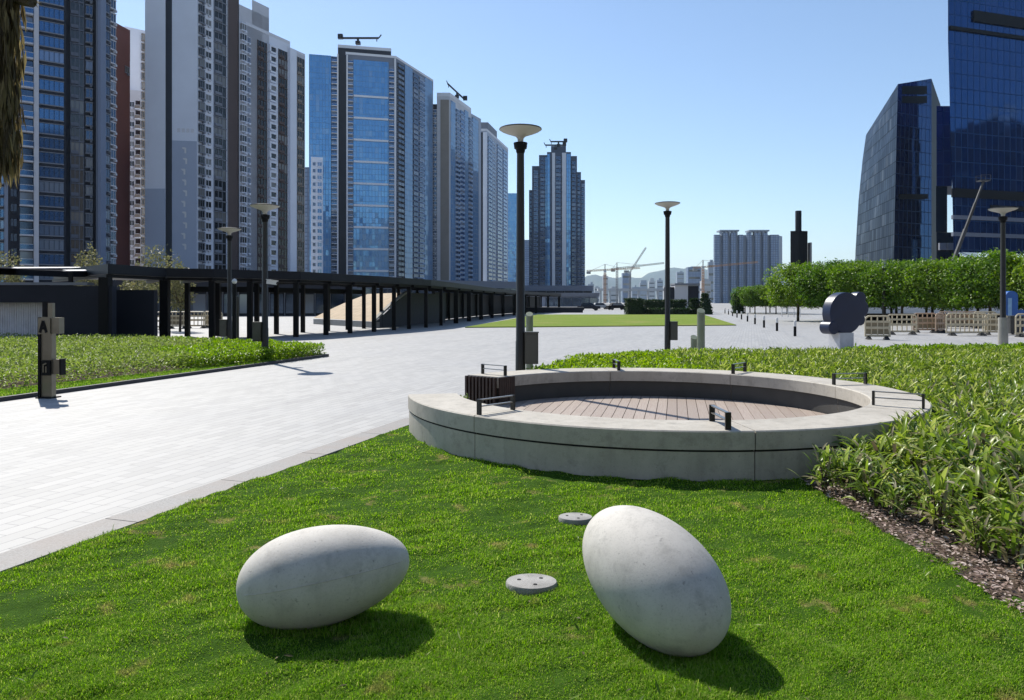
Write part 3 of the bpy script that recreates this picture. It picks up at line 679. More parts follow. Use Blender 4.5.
podium('dark podium under the stepped tower', [(518, 400), (592, 405)], 10.5, 'tw_darkwall', 'tw_grid_grey', depth=60, bays=8)
podium('low blue grey building right of the stepped tower foot', [(545, 260), (598, 262)], 4.8, 'tw_bluegrey', 'tw_midgrey', depth=12, bays=6)

# the blocks across the street behind the photographer; the glass towers mirror them
curtain('cw_street', (.03, .04, .055), (.09, .10, .12), (.30, .28, .26), 3.2, 3.0, .9, .2, 1.5, .05)
curtain('cw_street_dark', (.02, .03, .045), (.05, .06, .08), (.14, .14, .15), 3.0, 3.1, .7, .2, 1.5, .05)
curtain('cw_added_black', (.010, .012, .018), (.022, .025, .032), (.035, .035, .04), 3.0, 3.4, .5, .3, 1.3, .04)  # for invented blocks at right, added to give the huge tower a dark reflection
for i, (x0, x1, y, h, mt, lab) in enumerate(((-330, -262, -140, 92, 'cw_street', 'beige apartment block behind the viewer, farthest to the west'), (-240, -190, -150, 108, 'cw_street_dark', 'grey apartment block behind the viewer beside the beige one'), (-172, -120, -146, 98, 'cw_street', 'beige block with a lower roof behind the viewer'), (-98, -52, -158, 112, 'cw_street_dark', 'tall grey block behind the viewer, left of the middle gap'), (-36, 10, -150, 101, 'cw_street', 'beige block straight behind the viewer'), (28, 84, -148, 114, 'cw_street_dark', 'tallest grey block behind the viewer'), (100, 160, -156, 104, 'cw_street', 'beige block behind the viewer facing the huge office tower'), (178, 260, -150, 118, 'cw_street_dark', 'wide grey block behind the viewer, opposite the faceted office tower'), (282, 345, -152, 106, 'cw_street', 'beige block east of the wide grey block behind the viewer'), (362, 430, -148, 117, 'cw_street_dark', 'grey block behind the viewer, second from the eastern end'), (448, 540, -156, 103, 'cw_street', 'broad beige block behind the viewer at its eastern end'), (345, 385, 160, 92, 'cw_added_black', 'invented dark block far to the right of the viewer, added to darken the huge office tower reflection'), (352, 392, 100, 101, 'cw_added_black', 'invented dark taller block far to the right of the viewer, added for the reflection, middle of three'), (360, 405, 38, 96, 'cw_added_black', 'invented dark broad block far to the right of the viewer, added for the reflection, nearest of three'))):
    t = thing('street_block', lab, 'apartment block', (x0, y, 0)); W_ = x1 - x0
    dp = 22 if y < 0 else 58; m = MB(); m.prism([(0, 0), (0, -dp), (W_, -dp), (W_, 0)], 0, h); m.build('wall', mt, t)
    m = MB(); m.box(W_*.3, W_*.65, -16, -5, h+.02, h+6); m.build('roof_house', 'tw_offwhite', t)
    m = MB(); m.box(-.4, W_+.4, -22.4, 1.2, 5, 6.2); m.build('podium_edge', 'tw_midgrey', t)

# right: faceted glass office building
def facet_building():
    rx, ry = gx(894, 220), 220.0; t = thing('office_tower', 'faceted dark glass office tower with a sloping top behind the clipped trees', 'office tower', (rx, ry, 0)); o = Vector((rx, ry, 0))
    def q(px, py, Y): return Vector((gx(px, Y), Y, zat(py, Y))) - o
    def face(name, mat, rows):
        m = MB()
        for (l0, r0), (l1, r1) in zip(rows[:-1], rows[1:]):
            L = (r0 - l0); L.z = 0; L = L.length
            m.add([l0, r0, r1, l1], [(0,1,2,3)], 0, [[(0, l0.z), (L, r0.z), (L, r1.z), (0, l1.z)]])
        return m.build(name, mat, t)
    Yl, Yr = 266, 227; base_l, base_r = q(853.5, 330, Yl), q(894, 330, 220)
    base_l.z = base_r.z = -1
    rows = [(base_l, base_r), (q(855.5, 250, Yl), q(894, 250, 220)), (q(858.5, 200, Yl), q(895.5, 180, 220)), (q(862.5, 160, Yl), q(896.8, 125, 220)), (q(866, 135, Yl), q(898, 84, 220))]
    face('lit_glass_face', 'cw_navy_sunlit', rows)
    b0, b1 = q(894, 330, 220), q(931.5, 330, Yr); b0.z = b1.z = -1
    rf = [(b0, b1), (q(894, 250, 220), q(931.5, 250, Yr)), (q(895.5, 180, 220), q(931.5, 180, Yr)), (q(896.8, 125, 220), q(931.5, 125, Yr)), (q(898, 84, 220), q(931.5, 78.6, Yr))]
    face('front_glass_face', 'cw_navy', rf)
    c1 = q(940, 330, 246); c1.z = -1
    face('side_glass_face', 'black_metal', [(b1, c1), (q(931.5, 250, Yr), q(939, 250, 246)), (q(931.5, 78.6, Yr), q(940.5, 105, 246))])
    back = MB(); tl, tr, tm, te = q(866, 135, Yl), q(931.5, 78.6, Yr), q(898, 84, 220), q(940.5, 105, 246); tb = q(893, 110, 285)
    back.add([tl, tm, tr, te, tb], [(0,1,2), (0,2,3), (0,3,4)]); bb = Vector((tb.x, tb.y, -1))
    back.add([te, Vector((te.x, te.y, -1)), bb, tb, tl, Vector((tl.x - 4, tl.y, -1))], [(0,1,2,3), (3,2,5,4)]); back.build('rear_wall', 'gl_dark', t)
    for py0, py1, a, b in ((86, 94, 902.5, 927), (96, 103, 902.5, 927), (194, 199, 899, 928)):
        m = MB(); fa, fb_ = 220 + 7*(a-894)/37.5, 220 + 7*(b-894)/37.5; m.add([q(a, py1, fa-.8), q(b, py1, fb_-.8), q(b, py0, fb_-.8), q(a, py0, fa-.8)], [(0,1,2,3)]); m.add([q(a, py1, fa+.3), q(b, py1, fb_+.3), q(b, py0, fb_+.3), q(a, py0, fa+.3)], [(3,2,1,0)]); m.build('louvre_band', 'black_metal', t)
facet_building()
def big_office():
    Y = 182; x0 = gx(948.5, Y); t = thing('office_tower', 'huge dark blue glass office tower filling the right edge', 'office tower', (x0, Y, 0)); o = Vector((x0, Y, 0))
    X = lambda px, y=Y: gx(px, y) - x0
    m = MB()
    prof = [(953.5, zat(252, Y)), (952.2, zat(186, Y)), (949.8, zat(106, Y)), (948.0, zat(40, Y)), (948.0, 118)]
    R_ = X(1130); zl = -1; pl = X(954)
    for (pa, za), (pb, zb) in zip(prof[:-1], prof[1:]):
        a, b = X(pa), X(pb); m.add([(a,0,za), (R_,14,za), (R_,14,zb), (b,0,zb)], [(0,1,2,3)], 0, [[(a,za),(R_,za),(R_,zb),(b,zb)]])
        m.add([(a,0,za), (a+31,40,za), (b+31,40,zb), (b,0,zb)], [(3,2,1,0)], 0, [[(0,zb),(40,zb),(40,za),(0,za)]])
    m.add([(X(948),0,118), (R_,14,118), (R_,50,118), (X(948)+31,40,118)], [(0,1,2,3)]); m.build('glass_facade', 'cw_navy', t)
    zt = zat(256, Y)
    m = MB(); m.prism([(X(955), 2), (R_, 16), (R_, 52), (X(955)+31, 42)], -1, zt); m.build('base_wall', 'gl_dark', t)
    def band(a, b, ya, yb, mat='black_metal', nm='louvre_band', th=.5):
        m = MB(); sl_ = 14/R_; m.prism([(X(a), X(a)*sl_-th), (X(b), X(b)*sl_-th), (X(b), X(b)*sl_+.4), (X(a), X(a)*sl_+.4)], zat(yb, Y), zat(ya, Y)); m.build(nm, mat, t)
    band(979, 1080, 7, 18); band(949.5, 1080, 26, 29.5); band(953, 1080, 188, 197); band(953, 1080, 215, 219, 'tw_grid_grey', 'floor_band'); band(953, 1080, 232, 236, 'tw_grid_grey', 'floor_band'); band(1000, 1080, 203, 208)
    m = MB(); m.prism([(X(936.5, 205), 23), (X(952, 205), 23), (X(952, 222), 40), (X(936.5, 222), 40)], zat(186, 205), zat(106, 205)); m.build('link_block', 'cw_navy', t)
    m = MB(); m.prism([(X(936.5, 206), 24), (X(960, 206), 24), (X(960, 222), 40), (X(936.5, 222), 40)], -1, zat(232, 205)); m.build('link_base', 'gl_dark', t)
    m = MB(); m.prism([(X(936, 206), 24), (X(947.2, 206), 24), (X(946.8, 218), 36), (X(936, 218), 36)], zat(232, 206)+.05, zat(186.3, 206)); m.build('link_core', 'gl_dark', t)
    for i in range(3):
        m = MB(); m.box(X(939, 204)+i*2.3, X(939, 204)+i*2.3+1.8, 21.6, 22.4, zat(250, 204), zat(243, 204)); m.build('entrance_light_panel', 'tw_midgrey', t)
big_office()
# chimney tower
def chimney():
    Y = 260; t = thing('ventilation_tower', 'black slab tower with a round flue on top, standing alone against the sky', 'chimney', (gx(799, Y), Y, 0))
    s = Y/F; m = MB(); m.prism([(-8.6*s, 0), (-1.5*s, -.8), (8.6*s, 0), (8.6*s+1.5, 4), (-8.6*s+1.5, 4)], 0, zat(231, Y)); m.build('shaft', 'black_metal', t)
    m = MB(); m.lathe([(3.0*s, zat(231, Y) - 4), (3.0*s, zat(210.5, Y)), (2.9*s, zat(210.3, Y)), (.01, zat(210.3, Y))], 20, c=(.4, 1.6, 0)); m.build('flue', 'canopy_metal', t, smooth=True)
    m = MB(); m.box(8.6*s+1.6, 8.6*s+2.3, 2, 4, 0, zat(242, Y)); m.build('side_duct', 'far_block_pale', t)
chimney()
# far slab block
def slab_block():
    Y = 960; s = Y/F; t = thing('apartment_block', 'wide pale blue grey slab block in the hazy middle distance', 'apartment block', (gx(747, Y), Y, 0)); X = lambda px: (px - 747)*s
    m = MB(); m.prism([(X(714), 0), (X(777), 0), (X(777)+14, 20), (X(714)+12, 20)], 0, zat(235, Y)); m.build('wall', 'far_block', t)
    for a, b, top in ((713.5, 719, 235), (722, 727, 233), (730, 735, 233), (738, 742, 235), (746, 750.5, 233), (754, 759, 233), (762, 766, 233), (769.5, 777.5, 235)):
        m = MB(); m.prism([(X(a), -5), (X(b), -5), (X(b), 0), (X(a), 0)], 0, zat(top, Y)); m.build('bay_wall', 'cw_far', t)
    for a, b in ((719, 738), (748, 768)):
        m = MB(); m.box(X(a), X(b), -5.5, 12, zat(232, Y)+.4, zat(231, Y)+1.0)
        for k_ in range(5): x = X(a) + (X(b)-X(a))*(k_+.5)/5; m.box(x-.8, x+.8, -4, 4, zat(236, Y), zat(232, Y)+.4)
        m.build('roof_canopy', 'far_block', t)
    m = MB(); m.box(X(777)+.05, X(781), 2, 16, 0, zat(266, Y)); m.build('annexe', 'far_block', t)
slab_block()
# distant city
def far_build(px0, px1, top, Y, label, mat='far_block', steps=None):
    s = Y/F; c = (px0+px1)/2; t = thing('distant_building', label, 'building', (gx(c, Y), Y, 0)); h = (px1-px0)/2*s; z = zat(top, Y)
    m = MB(); m.prism([(-h, 0), (h, 0), (h, h*1.4), (-h, h*1.4)], 0, z); m.build('wall', mat, t)
    r_ = random.Random(int(px0*10)); a_, b_ = r_.uniform(-.95, -.1), r_.uniform(.0, .95); m = MB(); m.prism([(h*a_, h*.2), (h*b_, h*.2), (h*b_, h), (h*a_, h)], z+.05, z + r_.uniform(.6, 3.2)*s); m.build('roof_house', mat, t)
    nf = max(3, int(z/14)); 
    for i in range(nf):
        m = MB(); m.box(-h*.85, h*.85, -.4, .05, z*(i+.35)/nf, z*(i+.62)/nf); m.build('window_band', 'gl_grey', t)
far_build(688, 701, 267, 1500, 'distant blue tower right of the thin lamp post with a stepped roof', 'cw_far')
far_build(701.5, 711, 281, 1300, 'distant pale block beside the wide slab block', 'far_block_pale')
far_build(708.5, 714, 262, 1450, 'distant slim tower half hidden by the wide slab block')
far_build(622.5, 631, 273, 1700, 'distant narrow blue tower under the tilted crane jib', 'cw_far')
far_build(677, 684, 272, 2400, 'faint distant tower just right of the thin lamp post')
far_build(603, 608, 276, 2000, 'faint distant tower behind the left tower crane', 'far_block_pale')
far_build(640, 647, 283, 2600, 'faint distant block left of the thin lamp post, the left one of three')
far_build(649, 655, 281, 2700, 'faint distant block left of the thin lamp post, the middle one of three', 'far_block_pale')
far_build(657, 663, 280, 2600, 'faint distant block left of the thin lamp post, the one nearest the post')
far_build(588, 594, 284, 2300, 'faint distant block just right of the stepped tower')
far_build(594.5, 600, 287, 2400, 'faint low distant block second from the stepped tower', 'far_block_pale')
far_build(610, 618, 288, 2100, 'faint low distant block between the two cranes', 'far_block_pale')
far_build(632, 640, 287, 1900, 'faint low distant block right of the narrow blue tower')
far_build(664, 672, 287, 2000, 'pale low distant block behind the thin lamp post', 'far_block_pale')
# viaduct-like low strip
t = thing('viaduct', 'long low grey viaduct across the far distance below the hills', 'viaduct', (gx(630, 1100), 1100, 0)); s = 1100/F
m = MB(); m.box(-32*s, 80*s, 0, 12, zat(291, 1100)+.2, zat(288.5, 1100)); m.build('deck', 'far_block_pale', t)
for i in range(12):
    m = MB(); x = (-30 + i*9.6)*s; m.box(x, x+2.5, 2, 8, 0, zat(291, 1100)+.15); m.build('pier', 'far_block_pale', t)
# tower cranes
def lattice(m, a, b, wd, n, th=.35):
    a = Vector(a); b = Vector(b); d = (b-a).normalized(); u = Vector((0,1,0)); v = d.cross(u).normalized()
    cs = [u*wd/2 + v*wd/2, -u*wd/2 + v*wd/2, -u*wd/2 - v*wd/2, u*wd/2 - v*wd/2]
    for c in cs: m.bar(a+c, b+c, th)
    for i in range(n):
        p, q = a + (b-a)*i/n, a + (b-a)*(i+1)/n
        for j in range(4):
            m.bar(p+cs[j], q+cs[(j+1) % 4], th*.7)
def crane(px, Y, topy, jib0, jib1, jy0, jy1, label, mat='crane_grey', luff=None):
    s = Y/F; t = thing('tower_crane', label, 'tower crane', (gx(px, Y), Y, 0)); zt = zat(topy, Y)
    m = MB(); lattice(m, (0,0,0), (0,0,zt), 2.2, 14, .5); m.build('mast', mat, t)
    m = MB(); m.box(-1.4, 1.4, -1.6, 1.4, zt-2.8, zt); m.build('cab', 'far_block_pale', t)
    m = MB()
    if luff: lattice(m, (0,0,zt), ((luff[0]-px)*s, 0, zat(luff[1], Y)), 1.6, 14, .45)
    else: lattice(m, ((jib0-px)*s, 0, zat(jy0, Y)), ((jib1-px)*s, 0, zat(jy1, Y)), 1.6, 24, .45)
    m.build('jib', mat, t)
    m = MB()
    if luff: m.box(-8, -1.5, -1.2, 1.2, zt-1.0, zt+2.2)
    else: m.box((jib0-px)*s, (jib0-px)*s + 5, -1.3, 1.3, zat(jy0, Y)-3.5, zat(jy0, Y)-.6); m.bar((0,0,zt), (0,0,zt+7), 1.0); m.bar((0,0,zt+7), ((jib1-px)*.6*s, 0, zat(jy0+(jy1-jy0)*.6, Y)), .3); m.bar((0,0,zt+7), ((jib0-px)*.8*s, 0, zat(jy0, Y)), .3)
    m.build('counterweight', 'crane_grey', t)
crane(605, 900, 270, 586.5, 640, 271, 268, 'left tower crane with a flat orange grey jib', 'crane_yellow')
crane(617, 950, 268, 611, 664, 269, 263, 'grey tower crane with a long flat jib over the hills')
crane(630, 1000, 272, 0, 0, 0, 0, 'tower crane with its jib raised steeply to the right', 'crane_grey', luff=(646, 247.5))
crane(703, 880, 266, 693, 758, 268, 262, 'orange tower crane reaching in front of the wide slab block', 'crane_yellow')

# ================================================================== COVERED WALKWAY
FR = [(105, 346), (165, 341), (212, 340), (250, 338.5), (296, 337), (326, 335), (350, 333.3), (374, 331.8), (394, 330.3), (409, 329), (426, 327.6), (441, 325.6), (456, 323.4), (469, 321.4), (481, 319.6), (492, 318), (503, 316.6), (514, 315.4), (525, 314.3), (536, 313.4), (548, 312.6), (559, 312)]
FP = [gp(*q) for q in FR]
def backpts():
    out = []
    for i, p in enumerate(FP):
        a = FP[max(0, i-1)]; b = FP[min(len(FP)-1, i+1)]; d = (b-a).normalized(); nrm = Vector((-d.y, d.x, 0))
        wd = {0: 7.6, 1: 5.6, 2: 4.4, 3: 3.6}.get(i, 3.1); out.append(p + nrm*wd)
    out[0] = Vector((-20.0, 32.6, 0)); out[1] = Vector((-17.2, 35.2, 0)); return out
BP = backpts()
def canopy():
    o = FP[0].copy(); t = thing('covered_walkway', 'long black covered walkway on thin posts curving away past the towers', 'covered walkway', o)
    ov = []
    for i, p in enumerate(FP): d = (BP[i]-p).normalized(); ov.append((p - d*.35 - o, BP[i] + d*.3 - o))
    m = MB(); n = len(ov); vs = []
    for a, b in ov: vs += [(a.x,a.y,2.62), (b.x,b.y,2.62), (a.x,a.y,2.98), (b.x,b.y,2.98)]
    fs = []
    for i in range(n-1):
        q = 4*i; r = q+4; fs += [(q, q+1, r+1, r), (q+2, r+2, r+3, q+3), (q, r, r+2, q+2), (q+1, q+3, r+3, r+1)]
    fs += [(0,2,3,1), (4*n-4, 4*n-3, 4*n-1, 4*n-2)]
    m.add(vs, fs); m.build('roof', 'canopy_metal', t)
    m = MB()
    for (a, b), (c, d) in zip(ov[:-1], ov[1:]): m.bar(a + Vector((0,0,2.55)) - (a-b).normalized()*.25, c + Vector((0,0,2.55)) - (c-d).normalized()*.25, .14, .12)
    for a, b in ov: m.bar(a + Vector((0,0,2.54)), b + Vector((0,0,2.54)), .10, .12)
    m.build('roof_beam', 'black_metal', t)
    for i, p in enumerate(FP):
        wd = .17 if i < 2 else .11 if i < 12 else .17
        m = MB(); m.box(-wd, wd, -wd*.8, wd*.8, 0, 2.5); m.build('post', 'black_metal', t, loc=p - o)
        if i > 1:
            m = MB(); m.box(-.10, .10, -.10, .10, 0, 2.5); m.build('post', 'black_metal', t, loc=BP[i] - o + Vector((.15, -.1, 0)))
    m = MB()                                                        # dark screens between the far posts
    for i in range(13, n-1): a, b = BP[i]-o, BP[i+1]-o; m.bar(a + Vector((0,0,1.25)), b + Vector((0,0,1.25)), .06, 2.4)
    m.build('screen_wall', 'canopy_metal', t)
    m = MB()                                                        # low rail along the rear row
    for i in range(2, 9): a, b = BP[i]-o, BP[i+1]-o; m.bar(a + Vector((0,0,2.2)), b + Vector((0,0,2.2)), .05, .25)
    m.build('rear_beam', 'black_metal', t)
canopy()
# dark pavilion at left
def pavilion():
    Y = 27.0; o = P2(110, Y); t = thing('pavilion', 'low dark navy pavilion with a pale corrugated bay at the left edge', 'pavilion', o)
    X = lambda px, y=Y: gx(px, y) - o.x
    m = MB(); m.box(X(45), X(112), 0, .3, 0, zat(286, Y)); m.box(X(-60), X(45)-.002, 0, .3, zat(302.5, Y), zat(284, Y)); m.box(X(-60), X(-30), 0.01, .29, 0, zat(302.5, Y)); m.build('wall', 'pavilion_wall', t)
    m = MB(); a, b = X(-60), X(46); n = 60
    for i in range(n):
        x = a + (b-a)*i/n; wd = (b-a)/n; m.box(x, x+wd*.55, .34, .38, 0, 2.0)
    m.box(a, b, .375, .45, 0, 2.0); m.build('corrugated_panel', 'corrugated', t)
    m = MB(); m.box(X(108, 28.6), X(154, 28.6), 1.6, 1.9, 0, zat(290, 28.6)); m.build('screen_wall', 'pavilion_wall', t)
    for a, b, yy, z in ((-60, 41, 29.0, 2.72), (30, 98, 29.6, 2.62)):
        m = MB(); x0, x1 = X(a, yy), X(b, yy); m.add([(x0,.6,z),(x1,.6,z-.1),(x1,5,z+.1),(x0,5,z+.2),(x0,.6,z+.22),(x1,.6,z+.12),(x1,5,z+.3),(x0,5,z+.4)], [(3,2,1,0),(4,5,6,7),(0,1,5,4),(1,2,6,5),(2,3,7,6),(3,0,4,7)]); m.build('roof_panel', 'roof_dark', t)
        m = MB(); m.add([(x1-.18,.55,z+.13),(x1+.03,.55,z+.10),(x1+.03,4.9,z+.32),(x1-.18,4.9,z+.34)], [(0,1,2,3)]); m.add([(x1-.18,.55,z+.17),(x1+.03,.55,z+.14),(x1+.03,4.9,z+.36),(x1-.18,4.9,z+.38)], [(0,1,2,3)]); m.build('roof_sunlit_edge', 'corrugated', t)  # pale strip paints the sunlit edge of the roof panel
    m = MB(); m.box(X(-60), X(88), -.05, .4, zat(285.6, Y)+.02, zat(284, Y)+.06); m.build('coping', 'tw_midgrey', t)
    for px in (60, 100):
        m = MB(); m.box(X(px), X(px)+.12, .5, .62, 1.9, 2.7); m.build('roof_post', 'black_metal', t)
pavilion()
# tan sloping deck behind the walkway
def slope():
    o = Vector((-11, 50, 0)); t = thing('sloped_deck', 'tan sloping deck with a curved concrete edge behind the walkway posts', 'sloped deck', o)
    A, B, Cc, D = [Vector(q) - o for q in ((-14.4, 54, .45), (-8.5, 45.9, .40), (-7.2, 51, 2.25), (-11.6, 60, 2.25))]
    m = MB(); n = 10; vs = []; fs = []
    for i in range(n+1):
        s = i/n; cv = .10*math.sin(math.pi*s)
        for a, b in ((A, D), (B, Cc)): p = a + (b-a)*s; vs.append((p.x, p.y, p.z + cv))
    for i in range(n): fs.append((2*i, 2*i+1, 2*i+3, 2*i+2))
    m.add(vs, fs); m.build('slope_surface', 'tan_ramp', t)
    m = MB(); m.prism([A[:2], B[:2], (B + Vector((.3,.25,0)))[:2], (A + Vector((.3,.25,0)))[:2]], 0, .36); m.build('front_kerb', 'ramp_concrete', t)
    m = MB(); E = Vector((-6.3, 47.8, 0)) - o; G = Vector((-5.2, 58, 0)) - o
    m.add([(B.x+.05,B.y,0), (Cc.x+.05,Cc.y,0), (Cc.x+.05,Cc.y,Cc.z), (B.x+.05,B.y,B.z-.05)], [(0,1,2,3)]); m.add([(Cc.x+.05,Cc.y,0), (G.x,G.y,0), (G.x,G.y,2.2), (Cc.x+.05,Cc.y,Cc.z)], [(0,1,2,3)]); m.build('side_wall', 'ramp_dark', t)
    m = MB(); pr = None
    for i in range(n+1):
        s = i/n; p = B + (Cc-B)*s + Vector((.02, -.12, .06 + .10*math.sin(math.pi*s)))
        if pr is not None: m.bar(pr, p, .22, .12)
        pr = p
    m.build('curved_edge', 'ramp_concrete', t)
slope()
# far small building, hedges
t = thing('kiosk', 'small grey box building with dark ends above the far hedge', 'kiosk', P2(682, 110)); s = 110/F
m = MB(); m.box(-7*s, 6*s, 0, 3, 0, zat(285, 110)); m.build('wall', 'tw_offwhite', t)
m = MB(); m.box(6*s+.02, 17*s, .2, 3, 0, zat(286, 110)); m.box(-14*s, -7*s-.02, .4, 3, 0, zat(287, 110)); m.build('dark_end', 'tw_darkwall', t)  # dark boxes at both ends of the pale wall
m = MB(); m.box(-7.6*s, 17.5*s, -.3, 3.3, zat(285, 110)+.01, zat(284, 110)+.1); m.build('roof', 'tw_midgrey', t)
def box_leaves(name, x0, x1, y0, y1, z1, n, L, mat, loc, label, cat, taper=0.0, group=None):
    u = rng.uniform(-1, 1, (n, 3)); ax = rng.integers(0, 3, n); sg = np.where(rng.random(n) < .5, -1.0, 1.0); sg = np.where(ax == 2, 1.0, sg); q = u.copy(); q[np.arange(n), ax] = sg * rng.uniform(.75, 1.04, n)
    P = np.stack([(x0+x1)/2 + q[:,0]*(x1-x0)/2, (y0+y1)/2 + q[:,1]*(y1-y0)/2, z1/2 + q[:,2]*z1/2], 1)
    P[:,2] = np.maximum(P[:,2], .03); P[:,2] *= 1 + .06*pnoise(P[:,0], P[:,1], 1.5, 9)
    if taper:
        k_ = 1 - taper*P[:,2]/z1; P[:,0] *= k_; P[:,1] *= k_
    D = rdir(n, -.2, .9); N = rdir(n, .2, 1); me = leaf_mesh(name, P, D, N, rng.uniform(.7, 1.3, n)*L, L*.55, [mat])
    o = link(name, me, None, loc); tag(o, label, cat, group)
    c = MB(); k2 = 1-taper; c.add([(x0*.9,y0*.9,0),(x1*.9,y0*.9,0),(x1*.9,y1*.9,0),(x0*.9,y1*.9,0),(x0*.9*k2,y0*.9*k2,z1*.9),(x1*.9*k2,y0*.9*k2,z1*.9),(x1*.9*k2,y1*.9*k2,z1*.9),(x0*.9*k2,y1*.9*k2,z1*.9)], [(3,2,1,0),(4,5,6,7),(0,1,5,4),(1,2,6,5),(2,3,7,6),(3,0,4,7)]); c.build('stem_core', 'hedge_leaf', o)
    return o
Yh = 96; sh = Yh/F
box_leaves('clipped_hedge', -8*sh, 8*sh, -1, 1, zat(299.5, Yh), 1500, .28, 'hedge_leaf', P2(634, Yh), 'dark block of clipped hedge at the left end of the far hedge row', 'hedge')
box_leaves('clipped_hedge', -25*sh, 25*sh, -.8, .8, zat(309, Yh), 2200, .26, 'hedge_leaf', P2(668, Yh+.5), 'low dark clipped hedge between the hedge block and the pointed bushes', 'hedge')
box_leaves('clipped_hedge', -22*sh, 22*sh, -.8, .8, zat(300.5, Yh+5), 2400, .28, 'hedge_leaf', P2(664, Yh+5), 'taller dark hedge standing behind the low far hedge', 'hedge')
box_leaves('conifer_bush', -7*sh, 7*sh, -.9, .9, zat(294.5, Yh), 1100, .26, 'hedge_leaf', P2(705, Yh), 'dark pointed bush at the right end of the far hedge row', 'bush', taper=.65)
box_leaves('conifer_bush', -6*sh, 6*sh, -.8, .8, zat(299, Yh), 900, .26, 'hedge_leaf', P2(694, Yh+1), 'dark rounded bush just left of the pointed bush', 'bush', taper=.45)
box_leaves('conifer_bush', -5.5*sh, 5.5*sh, -.8, .8, zat(294, 104), 900, .26, 'hedge_leaf', P2(738, 104), 'dark square bush at the left end of the far clipped trees', 'bush', taper=.1)
# a dark car and low wall near the far lawn
def car(px, Y, label, mat, rot=0):
    t = thing('parked_car', label, 'car', P2(px, Y), rot)
    m = MB(); m.prism([(-2.1,-.85),(2.1,-.85),(2.1,.85),(-2.1,.85)], .35, .85); m.add([(-1.5,-.8,.85),(1.3,-.8,.85),(1.3,.8,.85),(-1.5,.8,.85),(-1.1,-.65,1.42),(.6,-.65,1.42),(.6,.65,1.42),(-1.1,.65,1.42)], [(4,5,6,7),(0,1,5,4),(1,2,6,5),(2,3,7,6),(3,0,4,7)]); m.build('body', mat, t)
    m = MB(); m.add([(-1.2,-.80,.95),(1.0,-.80,.95),(.55,-.70,1.35),(-1.0,-.70,1.35)], [(0,1,2,3)]); m.build('window', 'gl_dark', t)
    for x in (-1.3, 1.3):
        for y in (-.86, .86): m = MB(); m.cyl((x,y-.1,.33),(x,y+.1,.33),.33); m.build('wheel', 'rubber', t)
car(617, 150, 'small dark car parked left of the far hedge', 'black_metal', .2)
car(600, 165, 'small pale car parked left of the dark car, far off', 'far_block_pale', .1)
car(589, 140, 'dark car at the end of the walkway', 'tw_darkwall', -.2)
t = thing('low_wall', 'low dark wall in front of the distant cars, beyond the lawn', 'wall', P2(555, 112)); m = MB(); m.box(-9, 4.2, 0, .4, 0, .75); m.build('wall_body', 'tw_darkwall', t); m = MB(); m.box(-9.1, 4.3, -.1, .5, .752, .84); m.build('coping', 'ramp_concrete', t)

# ================================================================== LAMPS AND POSTS
def lamp(px, Y, H, label, box=None, r=.085, disc=.375, wrap=False):
    t = thing('street_lamp', label, 'street lamp', P2(px, Y), 0, 'dish topped street lamps')
    m = MB(); m.lathe([(r*1.9, .0), (r*1.9, .03), (r*1.12, .05), (r*1.05, .9), (r*.98, .91), (r*.78, H-.42)], 20); m.build('pole', 'bronze_pole', t, smooth=True)
    m = MB(); m.lathe([(r*.78, H-.43), (r*.95, H-.40), (r*1.0, H-.36), (r*1.35, H-.34), (r*1.5, H-.24), (r*1.1, H-.235), (r*.5, H-.22)], 20); m.build('collar', 'black_metal', t, smooth=True)
    k_ = disc/.375; m = MB(); m.lathe([(.05*k_, H-.24), (.054*k_, H-.165), (.085*k_, H-.125), (.17*k_, H-.092), (.27*k_, H-.056), (.34*k_, H-.024), (.368*k_, H-.002)], 40); m.build('dish', 'lamp_dish', t, smooth=True)
    m = MB(); m.lathe([(.366*k_, H-.004), (.376*k_, H), (.372*k_, H+.016), (.30*k_, H+.03), (.001, H+.045)], 40); m.build('rim', 'lamp_rim', t, smooth=True)
    if box:
        z0, z1, wd, sd = box; m = MB(); a, b = (r*.9, r*.9+wd) if sd > 0 else (-r*.9-wd, -r*.9)
        m.box(a, b, -.10, .10, z0, z1); m.box(a-.01, b+.01, -.115, .115, z1+.001, z1+.02); m.box(a+.02, b-.02, -.112, -.102, z0+.03, z1-.03); m.box(sd*r*.5-.02, sd*r*1.0+.02, -.03, .03, z0+.1, z0+.16); m.build('control_box', 'grey_box', t)
    if wrap:
        m = MB(); m.cyl((0,0,.3),(0,0,1.12), r*1.65, r*1.55); m.build('protective_wrap', 'wrap_grey', t)
    return t
L1Y = 13.3
lamp(520.5, L1Y, zat(129.5, L1Y), 'tall dish topped lamp post rising behind the ring bench, the nearest lamp', (.50, 1.05, .24, 1), r=.083, disc=.38)
lamp(667.5, 23.1, zat(203.5, 23.1), 'dish lamp post between the two green posts and the stepped tower, above the bright shrubs', (.42, .98, .22, 1), r=.085, disc=.39)
lamp(265, 19.9, zat(206, 19.9), 'dish lamp post with the white camera, at the tip of the left bed', (.55, 1.05, .23, -1), r=.085, disc=.39)
lamp(229.5, 27, zat(229, 27), 'smaller dish lamp post just left of the one with the camera', (.35, .95, .25, -1), r=.085, disc=.42)
lamp(1003, 23, zat(209, 23), 'dish lamp post with a wrapped foot at the right edge by the barriers', None, r=.085, disc=.40, wrap=True)
